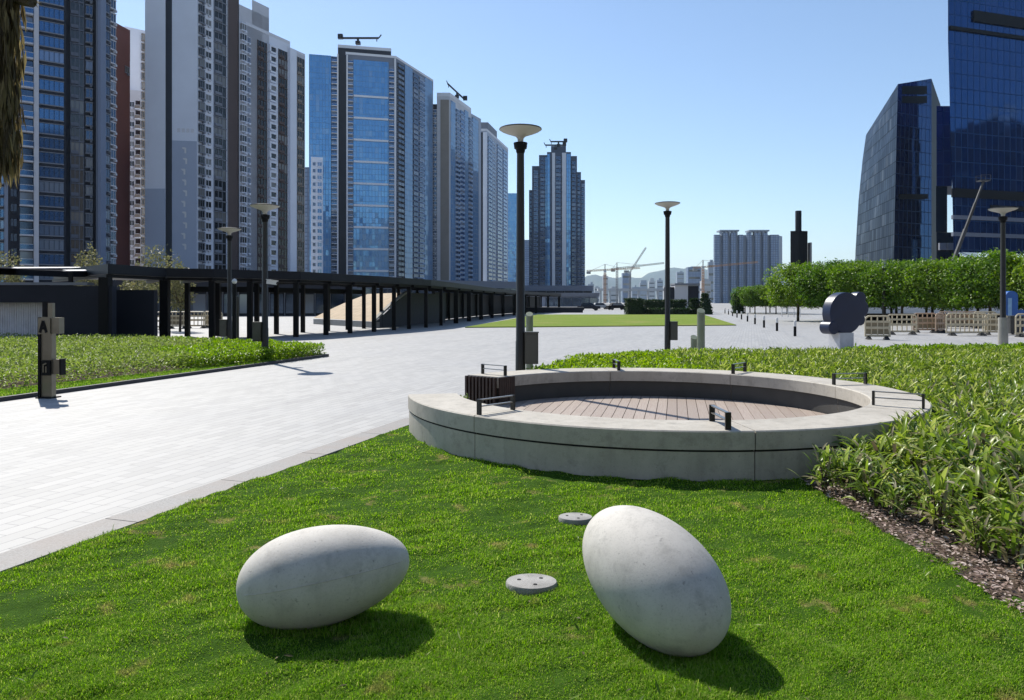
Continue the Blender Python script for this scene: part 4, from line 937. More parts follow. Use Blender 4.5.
# cctv on the left lamp
t = thing('security_camera', 'white security camera on the left lamp post', 'security camera', P2(265, 19.9) + Vector((0, 0, zat(281, 19.9))))
m = MB(); m.bar((.07,-.02,.02), (.16,-.06,.02), .04); m.build('bracket', 'white_paint', t)
m = MB(); T = Matrix.Rotation(R(8), 4, 'Y') @ Matrix.Translation((.09, -.10, -.06)); m.box(0, .26, -.05, .05, 0, .10, T=T); m.box(-.02, .28, -.06, .06, .103, .118, T=T); m.build('housing', 'white_paint', t)
m = MB(); m.cyl((.345,-.10,-.06),(.372,-.10,-.065),.04); m.build('lens', 'black_metal', t)
# thin posts by the left lamps
t = thing('light_column', 'dark column with a white ball on top between the two left lamps', 'post', P2(234.5, 25.5)); H = zat(284, 25.5)
m = MB(); m.cyl((0,0,0),(0,0,H),.09,.07); m.build('post', 'black_metal', t); m = MB(); m.lathe([(.001,H),(.06,H+.02),(.09,H+.09),(.06,H+.16),(.001,H+.19)], 14); m.build('globe', 'white_paint', t, smooth=True)
t = thing('slim_post', 'slim grey post beside the left lamp posts', 'post', P2(237.8, 25)); m = MB(); m.cyl((0,0,0),(0,0,zat(297, 25)),.045,.04); m.build('post', 'pole_bronze_light', t); m = MB(); m.cyl((0,0,zat(297, 25)),(0,0,zat(297, 25)+.05),.05,.02); m.build('cap', 'grey_box', t)
# column lamp by the clipped trees
t = thing('light_column', 'dark lamp column with a pale head in front of the clipped trees', 'lamp column', P2(884, 54)); H = zat(268, 54)
m = MB(); m.cyl((0,0,0),(0,0,H),.14,.12); m.build('pole', 'bronze_pole', t); m = MB(); m.cyl((0,0,H),(0,0,H+.55),.13,.13); m.cyl((0,0,H+.55),(0,0,H+.6),.16,.16); m.build('lamp_head', 'tw_offwhite', t)
# cut-top posts
def cutpost(px, Y, H, r, label, mat='galv_green'):
    t = thing('metal_post', label, 'post', P2(px, Y)); m = MB(); n = 18; vs = []
    for k_ in range(n): a = 2*math.pi*k_/n; vs += [(r*math.cos(a), r*math.sin(a), 0), (r*math.cos(a), r*math.sin(a), H + .6*r*math.sin(a))]
    m.add(vs, [(2*k_, 2*((k_+1)%n), 2*((k_+1)%n)+1, 2*k_+1) for k_ in range(n)] + [tuple(2*k_+1 for k_ in range(n))]); m.build('tube', mat, t, smooth=True)
    m = MB(); m.lathe([(r*1.35, 0), (r*1.35, .02), (r*1.02, .025)], 18); m.build('base_plate', 'grey_box', t)
cutpost(529.5, 15.6, zat(314, 15.6), .075, 'pale green metal post right behind the tallest lamp', 'galv_green')
cutpost(701, 22.3, zat(310.5, 22.3), .115, 'pale green metal post with a slanted top, right of the middle lamp')
cutpost(694, 22.8, zat(337, 22.8), .10, 'short stubby green post beside the slanted green post')
# row of bollards
boll = None
bl = [(795, 336.2), (777, 331), (764, 327.6), (755, 324.2), (747.5, 321.6), (741.5, 319.4), (737, 317.6), (732.5, 316.0), (728.5, 314.6), (725, 313.4)]
words = ['nearest', 'second nearest', 'third', 'fourth', 'fifth', 'sixth', 'seventh', 'eighth', 'ninth', 'farthest']
for i, q in enumerate(bl):
    p = gp(*q); lab = 'black bollard with a white top along the far lawn, %s in the row' % words[i]
    if boll is None:
        boll = thing('bollard', lab, 'bollard', p, 0, 'bollards along the far lawn')
        m = MB(); m.cyl((0,0,0),(0,0,.46),.065,.065); m.build('post', 'black_metal', boll); m = MB(); m.cyl((0,0,.46),(0,0,.70),.065,.065); m.cyl((0,0,.70),(0,0,.73),.06,.04); m.build('white_top', 'white_paint', boll)
    else: dup(boll, p, label=lab)
# wayfinding sign
def sign():
    Y = 12.45; s = Y/F; t = thing('wayfinding_sign', 'stainless wayfinding post with square pictogram plates on the left verge', 'sign', P2(48, Y), R(-8))
    z = lambda py: zat(py, Y)
    m = MB(); m.box(-6.5*s, 6.5*s, -.05, .05, 0, z(317)); m.build('post', 'stainless', t)
    m = MB(); m.box(-7.6*s, -5.2*s, -.075, .055, 0, z(317.2)); m.build('edge_strip', 'black_metal', t)
    m = MB(); m.box(-4.5*s, .5*s, -.04, .04, z(317)+.001, z(301.5)); m.build('top_blade', 'black_metal', t)
    m = MB(); m.box(1.2*s, 6.3*s, -.03, .03, z(317)+.001, z(303)); m.build('top_plate', 'stainless', t)
    m = MB(); m.box(-7*s, 6.2*s, -.085, -.055, z(334), z(318)); m.build('sign_plate', 'stainless', t)
    m = MB(); a = z(333); b = z(319.5); h = b - a   # dark pictogram: an upward arrow-like A
    yb = -.089
    m.bar((-4.6*s, yb, a+.01), (-1.0*s, yb, b-.02), .045, .008, up=(0,1,0)); m.bar((-1.0*s, yb, b-.02), (2.6*s, yb, a+.01), .045, .008, up=(0,1,0)); m.bar((-3.2*s, yb-.002, a+h*.36), (1.2*s, yb-.002, a+h*.36), .04, .008, up=(0,1,0)); m.build('pictogram', 'black_metal', t)
    m = MB(); m.box(6.4*s, 15*s, -.06, .06, z(333.5), z(317.5)); m.build('side_flag', 'stainless', t)
    m = MB(); m.box(-3.5*s, 6.4*s, -.085, -.055, z(375), z(360)); m.build('sign_plate', 'black_metal', t)
    m = MB(); m.bar((-.8*s, yb, z(372)), (-.8*s, yb, z(364)), .02, .008, up=(0,1,0)); m.bar((-.8*s, yb-.001, z(364.2)), (2.6*s, yb-.001, z(363)), .02, .008, up=(0,1,0)); m.bar((2.2*s, yb, z(372)), (2.2*s, yb, z(366)), .02, .008, up=(0,1,0)); m.build('pictogram', 'stainless', t)
    m = MB(); m.box(6.6*s, 15*s, -.045, .045, z(374), z(359)); m.build('side_flag', 'stainless', t)
    m = MB(); m.box(15*s+.001, 17*s, -.055, .055, z(374.5), z(358.5)); m.build('flag_edge', 'black_metal', t)
    m = MB(); m.box(-8*s, 9*s, -.12, .12, -.0, .02); m.build('base_plate', 'black_metal', t)
sign()

# ================================================================== RING BENCH
def ring():
    t = thing('ring_bench', 'large round concrete ring bench around a timber deck', 'bench', RC)
    joints = [190, 225.5, 275.5, 320, 368, 411.5, 455, 503.2]
    def seg(a0, a1):
        # section (r, z), going round: outer bottom -> outer top -> inner top -> recess
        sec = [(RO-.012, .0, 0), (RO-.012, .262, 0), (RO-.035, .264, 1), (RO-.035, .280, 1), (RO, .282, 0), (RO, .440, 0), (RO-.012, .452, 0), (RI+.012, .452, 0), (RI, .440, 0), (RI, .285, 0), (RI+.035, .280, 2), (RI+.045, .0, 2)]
        m = MB(); n = max(4, int((a1-a0)/2.5)); k_ = len(sec); vs = []
        for i in range(n+1):
            a = R(a0 + (a1-a0)*i/n)
            for r_, z, _ in sec: vs.append((r_*math.cos(a), r_*math.sin(a), z))
        for i in range(n):
            for j in range(k_-1):
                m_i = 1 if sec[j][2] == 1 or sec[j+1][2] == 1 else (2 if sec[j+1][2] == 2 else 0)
                m.f.append((i*k_+j, (i+1)*k_+j, (i+1)*k_+j+1, i*k_+j+1)); m.m.append(m_i); m.uv.append([(0,0)]*4)
        m.v = vs; m.f.append(tuple(range(k_))); m.m.append(0); m.uv.append([(0,0)]*k_); m.f.append(tuple(n*k_ + j for j in reversed(range(k_)))); m.m.append(0); m.uv.append([(0,0)]*k_)
        o = m.build('bench_segment', ['bench_concrete', 'joint_dark', 'seat_recess_shade'], t, smooth=True)
    for a, b in zip(joints[:-1], joints[1:]): seg(a + .09, b - .09)
    # timber slats on the end facing the entrance
    m = MB(); a = R(143.6)
    e = Vector((math.cos(a), math.sin(a), 0)); tn = Vector((-e.y, e.x, 0))
    for i in range(9):
        r_ = RI - .0 + (RO-RI)*(i+.5)/9; p = e*r_ + tn*.03; m.bar(p + Vector((0,0,.03)), p + Vector((0,0,.445)), .058, .035, up=e)
    for i in range(7):
        aa = R(142.8 - i*1.15); q = Vector((math.cos(aa), math.sin(aa), 0)); p = q*(RI-.022); m.bar(p + Vector((0,0,.03)), p + Vector((0,0,.445)), .044, .03, up=q)
    m.build('slatted_end', 'dark_timber', t)
    # arm rails
    def rail(px, py, n_in=-.2):
        p = gp(px, py, .452); d = p - RC; d.z = 0; ang = math.atan2(d.y, d.x); rm = RI + (RO-RI)*.5
        tr = Matrix.Translation((0,0,0)) @ Matrix.Rotation(ang, 4, 'Z')
        for x in (rm-.245, rm+.245): m = MB(); m.box(x-.012, x+.012, -.026, .026, .454, .61); m.xform(tr); m.build('arm_post', 'rail_black', t)
        for z0, z1 in ((.598, .609), (.532, .542)): m = MB(); m.box(rm-.232, rm+.232, -.018, .018, z0, z1); m.xform(tr); m.build('arm_bar', 'rail_steel', t)
    for q in ((491, 413), (721, 426), (881, 405.5), (867, 384), (746, 371.5), (614, 368), (492, 374.5)): rail(*q)
ring()
def deck():
    t = thing('timber_deck', 'round pinkish timber deck inside the ring bench', 'deck', RC)
    d = Vector((.215, .977, 0)).normalized(); s_ = Vector((d.y, -d.x, 0)); wd = .145; Rr = RI + .02
    m = MB(); x = -Rr + .02
    while x < Rr - wd:
        h0, h1 = (math.sqrt(max(0, Rr*Rr - t_*t_)) for t_ in (x, x+wd-.009)); h = min(h0, h1)
        if h > .1:
            q = [s_*x - d*h0, s_*(x+wd-.009) - d*h1, s_*(x+wd-.009) + d*h1, s_*x + d*h0]; m.prism([p[:2] for p in q], .008, .034)
        x += wd
    m.build('planks', 'deck_timber', t)
    m = MB(); m.prism([(Rr*math.cos(k_*math.pi/24), Rr*math.sin(k_*math.pi/24)) for k_ in range(48)], .0, .012); m.build('deck_bed', 'joint_dark', t)
    # doorway strip of planks through the gap
deck()

# ================================================================== STONE EGGS AND DISCS
def egg(name, label, loc, axis, a, b, k_, seam=False, b2=None):
    ax = Vector(axis).normalized(); T = ax.to_track_quat('X', 'Z').to_matrix().to_4x4()
    m = MB(); nu, nv = 64, 40; vs = []; fs = []
    for i in range(nv+1):
        th = math.pi*i/nv; x = -a*math.cos(th); r_ = b*math.sin(th)**.96*(1 - k_*math.cos(math.pi - th)) if 0 < i < nv else 0
        for j in range(nu):
            f = 2*math.pi*j/nu; vs.append((x, r_*math.cos(f), r_*(b2 or 1)*math.sin(f)))
    for i in range(nv):
        for j in range(nu): j2 = (j+1) % nu; fs.append((i*nu+j, i*nu+j2, (i+1)*nu+j2, (i+1)*nu+j))
    m.add(vs, fs); m.xform(T); o = m.build(name, 'egg_concrete', None, smooth=True, loc=loc); tag(o, label, 'sculpture')
    if seam:
        s = MB(); pts = []
        for i in range(7, nv-4): 
            th = math.pi*i/nv; x = -a*math.cos(th); r_ = b*math.sin(th)**.96*(1 - k_*math.cos(math.pi - th)); f = R(seam); pts.append(T @ Vector((x, (r_+.0005)*math.cos(f), (r_+.0005)*(b2 or 1)*math.sin(f))))
        s.tube(pts, .0022, 5); s.build('seam', 'egg_concrete', o)
    return o
egg('stone_egg', 'pale concrete egg lying on its side on the lawn, the left of the two', (-.94, 3.74, .232), (1, .15, .16), .425, .238, .12, seam=-191)
egg('stone_egg', 'pale concrete egg tilted upright on the lawn, the right of the two', (.681, 3.64, .266), (-.50, .82, .34), .445, .276, .05)
def disc(px, py, r, label, tilt):
    p = gp(px, py, .03); t = thing('cover_disc', label, 'ground cover', (p.x, p.y, -.026))
    T = Matrix.Rotation(R(tilt), 4, 'X')
    m = MB(); m.lathe([(r*.97, .0), (r, .012), (r, .045), (r*.97, .053), (.001, .055)], 32, T=T); m.build('cover', 'disc_concrete', t, smooth=True)
    for a in (40, 165, 285):
        x, y = r*.5*math.cos(R(a)), r*.5*math.sin(R(a)); m = MB(); m.lathe([(.001, .057), (r*.075, .057), (r*.08, .054)], 10, c=T @ Vector((x, y, 0)), T=T); m.build('lift_hole', 'joint_dark', t)
disc(575.5, 516, .125, 'small round concrete cover in the grass, the farther of the two', -3)
disc(531.5, 580.5, .145, 'larger round concrete cover in the grass between the two eggs', -4)

# ================================================================== SCULPTURE, BARRIERS, RIGHT SIDE BITS
def sculpture():
    Y = 24.6; s = Y/F; t = thing('disc_sculpture', 'dark blue sculpture of joined thick discs on a white plinth', 'sculpture', P2(842, Y), R(20))
    z = lambda py: zat(py, Y)
    m = MB(); m.box(-9.8*s, 7.8*s, -.24, .24, 0, z(332.5)); m.build('plinth', 'pedestal_white', t)
    def d(cx, cy, r_, th, y0=0.0, nm='disc'):
        m = MB(); m.xform(Matrix.Identity(4)); n = 44
        prof = [(.001, -th), (r_-.02, -th), (r_, -th+.02), (r_, th-.02), (r_-.02, th), (.001, th)]
        T = Matrix.Rotation(R(90), 4, 'X'); m.lathe(prof, n, c=((cx-842)*s, y0, z(cy)), T=T); m.build(nm, 'sculpture_blue', t, smooth=True)
    d(842.5, 313, 20.6*s, .19, 0, 'large_disc'); d(826.5, 327.3, 6.6*s, .225, .02, 'small_disc'); d(863.5, 308.5, 8.4*s, .17, .01, 'side_lobe'); d(862, 298.5, 6.6*s, .165, .01, 'side_lobe'); d(861.5, 319.5, 6.2*s, .16, .012, 'side_lobe')
sculpture()
def barrier_mesh(t, W, H, mat, open_=True):
    m = MB(); r_ = .035
    pts = [(-W/2, 0, .12), (-W/2, 0, H-.14), (-W/2+.05, 0, H-.05), (-W/2+.14, 0, H), (W/2-.14, 0, H), (W/2-.05, 0, H-.05), (W/2, 0, H-.14), (W/2, 0, .12)]
    m.tube(pts, r_, 8); m.bar((-W/2, 0, .16), (W/2, 0, .16), .05, .09); m.bar((-W/2, 0, H*.50), (W/2, 0, H*.50), .05, .11); m.bar((-W/2, 0, H*.76), (W/2, 0, H*.76), .045, .09); m.build('frame', mat, t)
    n = max(4, int(W/.22))
    m = MB()
    for i in range(1, n):
        x = -W/2 + W*i/n; m.bar((x, 0, .2), (x, 0, H-.03), .045, .03, up=(0,1,0))
    m.build('bars', mat, t)
    if not open_:
        m = MB(); m.box(-W/2+.04, W/2-.04, .03, .045, .22, H*.74); m.build('infill_panel', 'barrier_infill', t)
    for x in (-W*.36, W*.36):
        m = MB(); m.add([(x-.09,-.28,0),(x+.09,-.28,0),(x+.09,.28,0),(x-.09,.28,0),(x-.05,-.06,.15),(x+.05,-.06,.15),(x+.05,.06,.15),(x-.05,.06,.15)], [(3,2,1,0),(4,5,6,7),(0,1,5,4),(1,2,6,5),(2,3,7,6),(3,0,4,7)]); m.build('rubber_foot', 'rubber', t)
def barrier(px, by, wpx, H, label, mat='barrier_cream', rot=0, open_=True):
    p = gp(px, by); t = thing('crowd_barrier', label, 'barrier', p, R(rot), 'plastic barriers'); barrier_mesh(t, wpx/F*p.y/max(.35, math.cos(R(rot))), H, mat, open_)
barrier(877.5, 339.5, 22, 1.0, 'cream barrier with solid panels standing nearest the blue disc sculpture', 'barrier_cream', -14, False)
barrier(902, 334.6, 30, .98, 'open cream barrier just right of the solid cream barrier', 'barrier_cream', 3)
barrier(925, 332.5, 22, 1.0, 'tan barrier with slatted infill in the middle of the row', 'barrier_tan', -6, False)
barrier(940, 333.0, 14, 1.0, 'narrow turned tan barrier beside the wide cream hoop barrier', 'barrier_tan', 35, False)
barrier(967, 335.6, 42, 1.05, 'wide cream hoop barrier left of the wrapped lamp foot', 'barrier_cream', 2)
barrier(996, 335, 18, 1.0, 'cream barrier partly behind the wrapped lamp foot', 'barrier_cream', -20, False)
barrier(1032, 337, 34, 1.05, 'cream hoop barrier cut off by the right edge', 'barrier_cream', 4)
barrier(960, 328.2, 44, 1.0, 'tan barrier in the rear line behind the wide cream hoop', 'barrier_tan', 2, False)
barrier(985, 328.6, 22, 1.0, 'cream barrier in the rear line left of the grey bin', 'barrier_cream', -3, False)
for i, (px, by, rt, lab) in enumerate(((158, 329.5, 4, 'cream barrier between the pavilion screen and the first slim walkway post'), (178, 328.6, -3, 'cream barrier right of the first slim walkway post, second in the far line'), (196, 328.2, 2, 'cream barrier left of the small left lamp, third in the far line'), (213, 327.8, -4, 'cream barrier behind the small left lamp, end of the far line'))):
    barrier(px, by, 19, 1.0, lab, 'barrier_cream', rt, i % 2 == 0)
t = thing('wheeled_bin', 'dark grey bin right of the wrapped lamp foot', 'bin', gp(1012.5, 334.5)); s = gy(334.5)/F
m = MB(); m.add([(-6*s,-.3,.05),(6*s,-.3,.05),(6*s,.3,.05),(-6*s,.3,.05),(-7*s,-.36,.86),(7*s,-.36,.86),(7*s,.36,.86),(-7*s,.36,.86)], [(3,2,1,0),(4,5,6,7),(0,1,5,4),(1,2,6,5),(2,3,7,6),(3,0,4,7)]); m.build('body', 'bin_grey', t)
m = MB(); m.box(-7.4*s, 7.4*s, -.40, .38, .864, .93); m.build('lid', 'bin_grey', t)
for x in (-4*s, 4*s): m = MB(); m.cyl((x-.03,.28,.09),(x+.03,.28,.09),.09); m.build('wheel', 'rubber', t)
t = thing('blue_panel', 'tall blue arched plastic panel behind the grey bin', 'panel', P2(1012, 41)); s = 41/F
pr = [(-6*s, 0), (-6*s, zat(296, 41))] + [(-6*s*math.cos(a), zat(296, 41) + 5*s*math.sin(a)) for a in np.linspace(.2, math.pi-.2, 9)] + [(6*s, zat(296, 41)), (6*s, 0)]
m = MB(); n = len(pr); m.add([(x, 0, z) for x, z in pr] + [(x, .5, z) for x, z in pr], [tuple(range(n)), tuple(range(2*n-1, n-1, -1))] + [(i, i+n, (i+1) % n + n, (i+1) % n) for i in range(n)]); m.build('shell', 'panel_blue', t)
m = MB(); m.box(-4.2*s, -.5*s, -.03, -.002, .5, zat(298, 41)); m.build('pale_strip', 'panel_paleblue', t)
m = MB(); m.box(6*s+.01, 16*s, .1, .5, 0, zat(310, 41)); m.build('low_wing', 'panel_blue', t)
# low dark planter wall and white panels added for bright ground behind the trees, rail, boom lift
t = thing('planter_wall', 'long low black planter wall under the clipped trees', 'planter', P2(935, 58)); m = MB(); m.box(-5.2, 5.4, 0, .5, 0, .62); m.build('wall_body', 'black_metal', t); m = MB(); m.box(-5.3, 5.5, -.08, .58, .622, .70); m.build('coping', 'tw_darkwall', t)
t = thing('bright_ground_panel', 'white panels added for bright sunlit pavement between the trunks of the clipped trees', 'hoarding', P2(950, 78)); m = MB(); m.box(-10, 22, 0, .1, .1, 2.0); m.build('panel', 'white_paint', t)  # white panels stand in for a bright band of sunlit pavement
for i in range(9): m = MB(); m.box(-10 + i*4, -9.86 + i*4, -.08, -.002, 0, 2.1); m.build('post', 'tw_offwhite', t)
t = thing('metal_railing', 'low white railing at the left end of the clipped trees', 'railing', P2(791, 80)); m = MB(); s = 80/F
for z in (.5, .95): m.bar((-9*s, 0, z), (9*s, 0, z), .07)
m.build('rail', 'white_paint', t)
for i in range(4): m = MB(); x = -9*s + 18*s*i/3; m.cyl((x,0,0),(x,0,1.0),.05); m.build('post', 'white_paint', t)
def boom():
    Y = 110; t = thing('boom_lift', 'grey telescopic boom lift raised diagonally before the huge glass tower', 'boom lift', P2(953, Y)); s = Y/F
    a = Vector((0, 0, zat(262, Y))); b = Vector(((984-953)*s, 0, zat(180, Y)))
    m = MB(); m.box(-2.6, 2.0, -1.2, 1.2, .9, 2.4); m.box(-2.2, -.4, -1.0, 1.0, 2.401, 3.6); m.build('chassis', 'crane_grey', t)
    for x in (-1.8, 1.2):
        for y in (-1.25, 1.25): m = MB(); m.cyl((x,y-.2,.6),(x,y+.2,.6),.6); m.build('wheel', 'rubber', t)
    m = MB(); m.bar((-.6,0,3.4), a, .5); m.bar(a, a+(b-a)*.4, .42); m.build('lower_boom', 'bin_grey', t)
    m = MB(); m.bar(a+(b-a)*.38, a+(b-a)*.72, .32); m.build('middle_boom', 'pole_bronze_light', t)
    m = MB(); m.bar(a+(b-a)*.7, b, .24); m.build('upper_boom', 'bin_grey', t)
    m = MB(); m.box(b.x-.8, b.x+.6, -.6, .6, b.z-.2, b.z-.05)
    for x in (-.8, .6): m.bar((b.x+x,-.6,b.z-.1),(b.x+x,-.6,b.z+.7),.05); m.bar((b.x+x,.6,b.z-.1),(b.x+x,.6,b.z+.7),.05)
    m.bar((b.x-.8,-.6,b.z+.7),(b.x+.6,-.6,b.z+.7),.05); m.bar((b.x-.8,.6,b.z+.7),(b.x+.6,.6,b.z+.7),.05); m.build('basket', 'bin_grey', t)
boom()

# ================================================================== TREES
def crown_mesh(name, rx, ry, rz, n, L, mat, boxy=3.2, seed=0, clump=26):
    r_ = np.random.default_rng(seed); 
    d = r_.normal(size=(n, 3)); d /= np.linalg.norm(d, axis=1, keepdims=True)
    k_ = (np.abs(d)**boxy).sum(1)**(-1/boxy); rad = r_.random(n)**.30
    q = d*k_[:, None]
    lump = 1 + .13*np.sin(q[:,0]*5+seed)*np.sin(q[:,1]*6+1)*np.sin(q[:,2]*5+2) + .07*np.sin(q[:,0]*13+q[:,2]*9+seed)
    P = q*(rad*lump)[:, None]
    cc = r_.normal(size=(clump, 3)); cc /= np.linalg.norm(cc, axis=1, keepdims=True); cc *= ((np.abs(cc)**boxy).sum(1)**(-1/boxy)*r_.uniform(.5, .98, clump))[:, None]
    ci = r_.integers(0, clump, n); w_ = (r_.random(n) < .62)[:, None]
    P = np.where(w_, cc[ci] + r_.normal(size=(n, 3))*.13, P)*np.array([rx, ry, rz])
    D = d*.6 + r_.normal(size=(n, 3))*.6 + np.array([0, 0, -.15]); N = d + r_.normal(size=(n, 3))*.5 + np.array([0, 0, .5])
    return leaf_mesh(name, P, D, N, r_.uniform(.7, 1.35, n)*L, L*.55, [mat])
def tree_proto(label, crown, cz, th, group, cat='tree', name='clipped_tree', tr=.11):
    t = thing(name, label, cat, (0,0,0), 0, group)
    m = MB(); m.cyl((0,0,0),(.02,.02,th*.55),tr,tr*.75,10); m.cyl((.02,.02,th*.55),(.05,-.03,th),tr*.75,tr*.5,10)
    for k_ in range(7):
        a = k_*2.4; z0 = th*(.55+.06*k_); e = Vector((math.cos(a)*.95, math.sin(a)*.95, z0 + .9 + .1*(k_ % 3))); m.cyl((.03,0,z0),(e.x*.5,e.y*.5,z0+.5),tr*.4,tr*.28,7); m.cyl((e.x*.5,e.y*.5,z0+.5),e,tr*.28,tr*.08,7)
    m.build('trunk', 'bark', t, smooth=True); link('crown', crown, t, (0, 0, cz)); return t
crowns = [crown_mesh('clipped_crown', 2.2, 2.2, 1.60, (11000, 13500, 10500, 12000)[s_], .20, 'tree_leaf', 4.5, seed=s_) for s_ in range(4)]
proto = [None]*4
ords = ['first', 'second', 'third', 'fourth', 'fifth', 'sixth', 'seventh', 'eighth', 'ninth', 'tenth', 'eleventh', 'twelfth']
def put_tree(i, p, lab, sc, grp):
    k_ = i % 4
    if proto[k_] is None:
        proto[k_] = tree_proto(lab, crowns[k_], 3.0, 2.7, grp); t = proto[k_]; t.location = p; t.rotation_euler.z = i*1.3; t.scale = (sc, sc, sc)
    else: t = dup(proto[k_], p, i*1.3, (sc, sc, sc), lab); t['group'] = grp
A0, A1 = Vector((24.2, 63, 0)), Vector((33.0, 41, 0)); n = 0
for row, (dx, dy, cnt) in enumerate(((0, 0, 8), (3.6, 2.2, 8), (7.4, 4.4, 8))):
    for i in range(cnt):
        p = A0 + (A1-A0)*(i/7.0) + Vector((dx + random.uniform(-.2, .2), dy + random.uniform(-.2, .2), 0))
        put_tree(n, p, 'clipped leafy tree, %s from the left in the %s row of the clipped grove' % (ords[i], ('front', 'middle', 'rear')[row]), random.uniform(.98, 1.03)*(1.03 - .0125*i), 'clipped trees at right'); n += 1
for i, (px, Y) in enumerate(((745, 104), (755, 101), (766, 104), (776, 99), (787, 103), (799, 98), (750, 112), (770, 112))):
    put_tree(n, P2(px, Y), 'clipped tree of the small far clump, %s in its %s' % ((ords[i], 'front line') if i < 6 else (ords[i-6], 'back line')), .80, 'far clipped clump'); n += 1
# sparse olive trees behind the pavilion
for i, (px, Y, H, rx, lab) in enumerate(((160, 42, 4.7, 1.3, 'thin olive leaved tree showing above the walkway roof'), (180, 40, 3.3, .75, 'small olive leaved tree under the walkway between two posts'), (4, 44, 4.6, 1.1, 'olive leaved tree behind the pavilion at the left edge'), (90, 46, 4.9, .8, 'small yellow green tree poking over the pavilion roof'), (140, 45, 3.4, 1.0, 'low olive tree just right of the pavilion screen wall'))):
    cm = crown_mesh('sparse_crown', rx, rx, H*.34, 1500, .15, 'olive_leaf', 2.0, 40+i, 40)
    t = tree_proto(lab, cm, H*.68, H*.62, 'young olive leaved trees', name='young_tree', tr=.07); t.location = P2(px, Y)

# overhanging palm at upper left: trunk outside the frame, hanging dead fronds inside it
def palm():
    Yp = 3.4; t = thing('palm_tree', 'shaggy olive brown hanging fronds in the upper left corner', 'palm tree', (-3.75, Yp+.3, 0))
    o = Vector((-3.75, Yp+.3, 0))
    m = MB(); m.cyl((0,0,0),(.05,0,3.6),.17,.12,14); m.build('trunk', 'bark', t, smooth=True)
    m = MB(); pts = [Vector((.05,0,3.6)), Vector((.7,-.1,3.35)), Vector((1.2,-.25,3.06)), Vector((1.56,-.3,2.975))]
    for a, b in zip(pts[:-1], pts[1:]): m.cyl(a, b, .035, .03, 8)
    m.build('frond_stem', 'bark', t)
    n = 1900; z = rng.uniform(zat(166, Yp), 3.05, n); xc = gx(1, Yp) - o.x; wd = .075*(1 - .25*np.clip((zat(150, Yp) - z)/.2, 0, 1)) + .006*np.sin(z*19) + .008*np.sin(z*7)
    P = np.stack([xc + rng.uniform(-1.3, .92, n)*wd, -.3 + rng.uniform(-1, 1, n)*.06, z + .03], 1)
    D = np.stack([rng.normal(0, .08, n), rng.normal(0, .08, n), -np.ones(n)], 1); N = rdir(n, -.3, .3)
    link('hanging_fronds', leaf_mesh('hanging_fronds', P, D, N, rng.uniform(.07, .16, n), .014, ['palm_dry']), t)
    n = 900; a = rng.uniform(0, 1, n); base_ = np.stack([.05 + a*1.5, -.3*a, 3.6 - .62*a**.9], 1); sgn = np.where(rng.random(n) < .5, -1, 1)
    D = np.stack([.5 + 0*a, sgn*(.8 + 0*a), -.35 + rng.normal(0, .2, n)], 1)
    link('crown', leaf_mesh('crown', base_, D, np.tile([0., 0, 1], (n, 1)), rng.uniform(.03, .07, n), .012, ['palm_dry']), t)
palm()

# ================================================================== PLANTS
# strap-leaved plants near the lawn edge: individuals
def strap_plant(seed, nl, Lm):
    r_ = np.random.default_rng(seed); V = []; Fc = []; mi = []
    for i in range(nl):
        a = r_.uniform(0, 6.28); el = r_.uniform(.35, 1.45); L = Lm*r_.uniform(.6, 1.15); wd = r_.uniform(.020, .034); h0 = r_.uniform(.04, .34)
        d = np.array([math.cos(a), math.sin(a)]); sd = np.array([-d[1], d[0], 0]); o = len(V); ns = 5; p = np.array([d[0]*.02 + r_.normal(0, .07), d[1]*.02 + r_.normal(0, .07), h0]); e = el; tw = r_.normal(0, .3)
        for k_ in range(ns+1):
            s = k_/ns; w_ = wd*(math.sin(math.pi*min(1, .18+.82*s))**.7 if s < 1 else 0.03)
            lift = np.array([0, 0, .25*w_]); sv = sd*math.cos(tw) + np.array([0, 0, math.sin(tw)])
            V += [p + sv*w_*.5 + lift, p - 0*lift, p - sv*w_*.5 + lift]
            st = L/ns; p = p + np.array([d[0]*math.cos(e), d[1]*math.cos(e), math.sin(e)])*st; e -= r_.uniform(.05, .30)
        dry = 1 if r_.random() < .13 or (h0 < .09 and r_.random() < .3) else 0
        for k_ in range(ns):
            b = o + 3*k_; Fc += [(b, b+1, b+4, b+3), (b+1, b+2, b+5, b+4)]; mi += [dry, dry]
    return raw_mesh('strap_leaves', np.array(V), np.array(Fc), ['strap_leaf', 'dry_strap_leaf'], np.array(mi))
variants = [strap_plant(100+i, random.randint(62, 80), .20) for i in range(7)]
stemmb = MB()
for k_ in range(4): stemmb.cyl((random.uniform(-.03, .03), random.uniform(-.03, .03), 0), (random.uniform(-.06, .06), random.uniform(-.06, .06), random.uniform(.26, .38)), .009, .006, 6)
stem_me = stemmb.mesh('stems', ['bark'])
pts = []
tries = 0
while tries < 30000 and len(pts) < 295:
    tries += 1; y = random.uniform(3.2, 11.0); x = random.uniform(2.55, .70*y + .35)
    if x < (2.78 if y < 6 else 2.60) + .10*math.sin(3*y) or math.hypot(x-RC.x, y-RC.y) < RO + .12: continue
    if y < 4.3 and x < 2.95: continue
    dm = .205 if y < 8 else .26
    if all((x-a)**2 + (y-b)**2 > dm*dm for a, b in pts): pts.append((x, y))
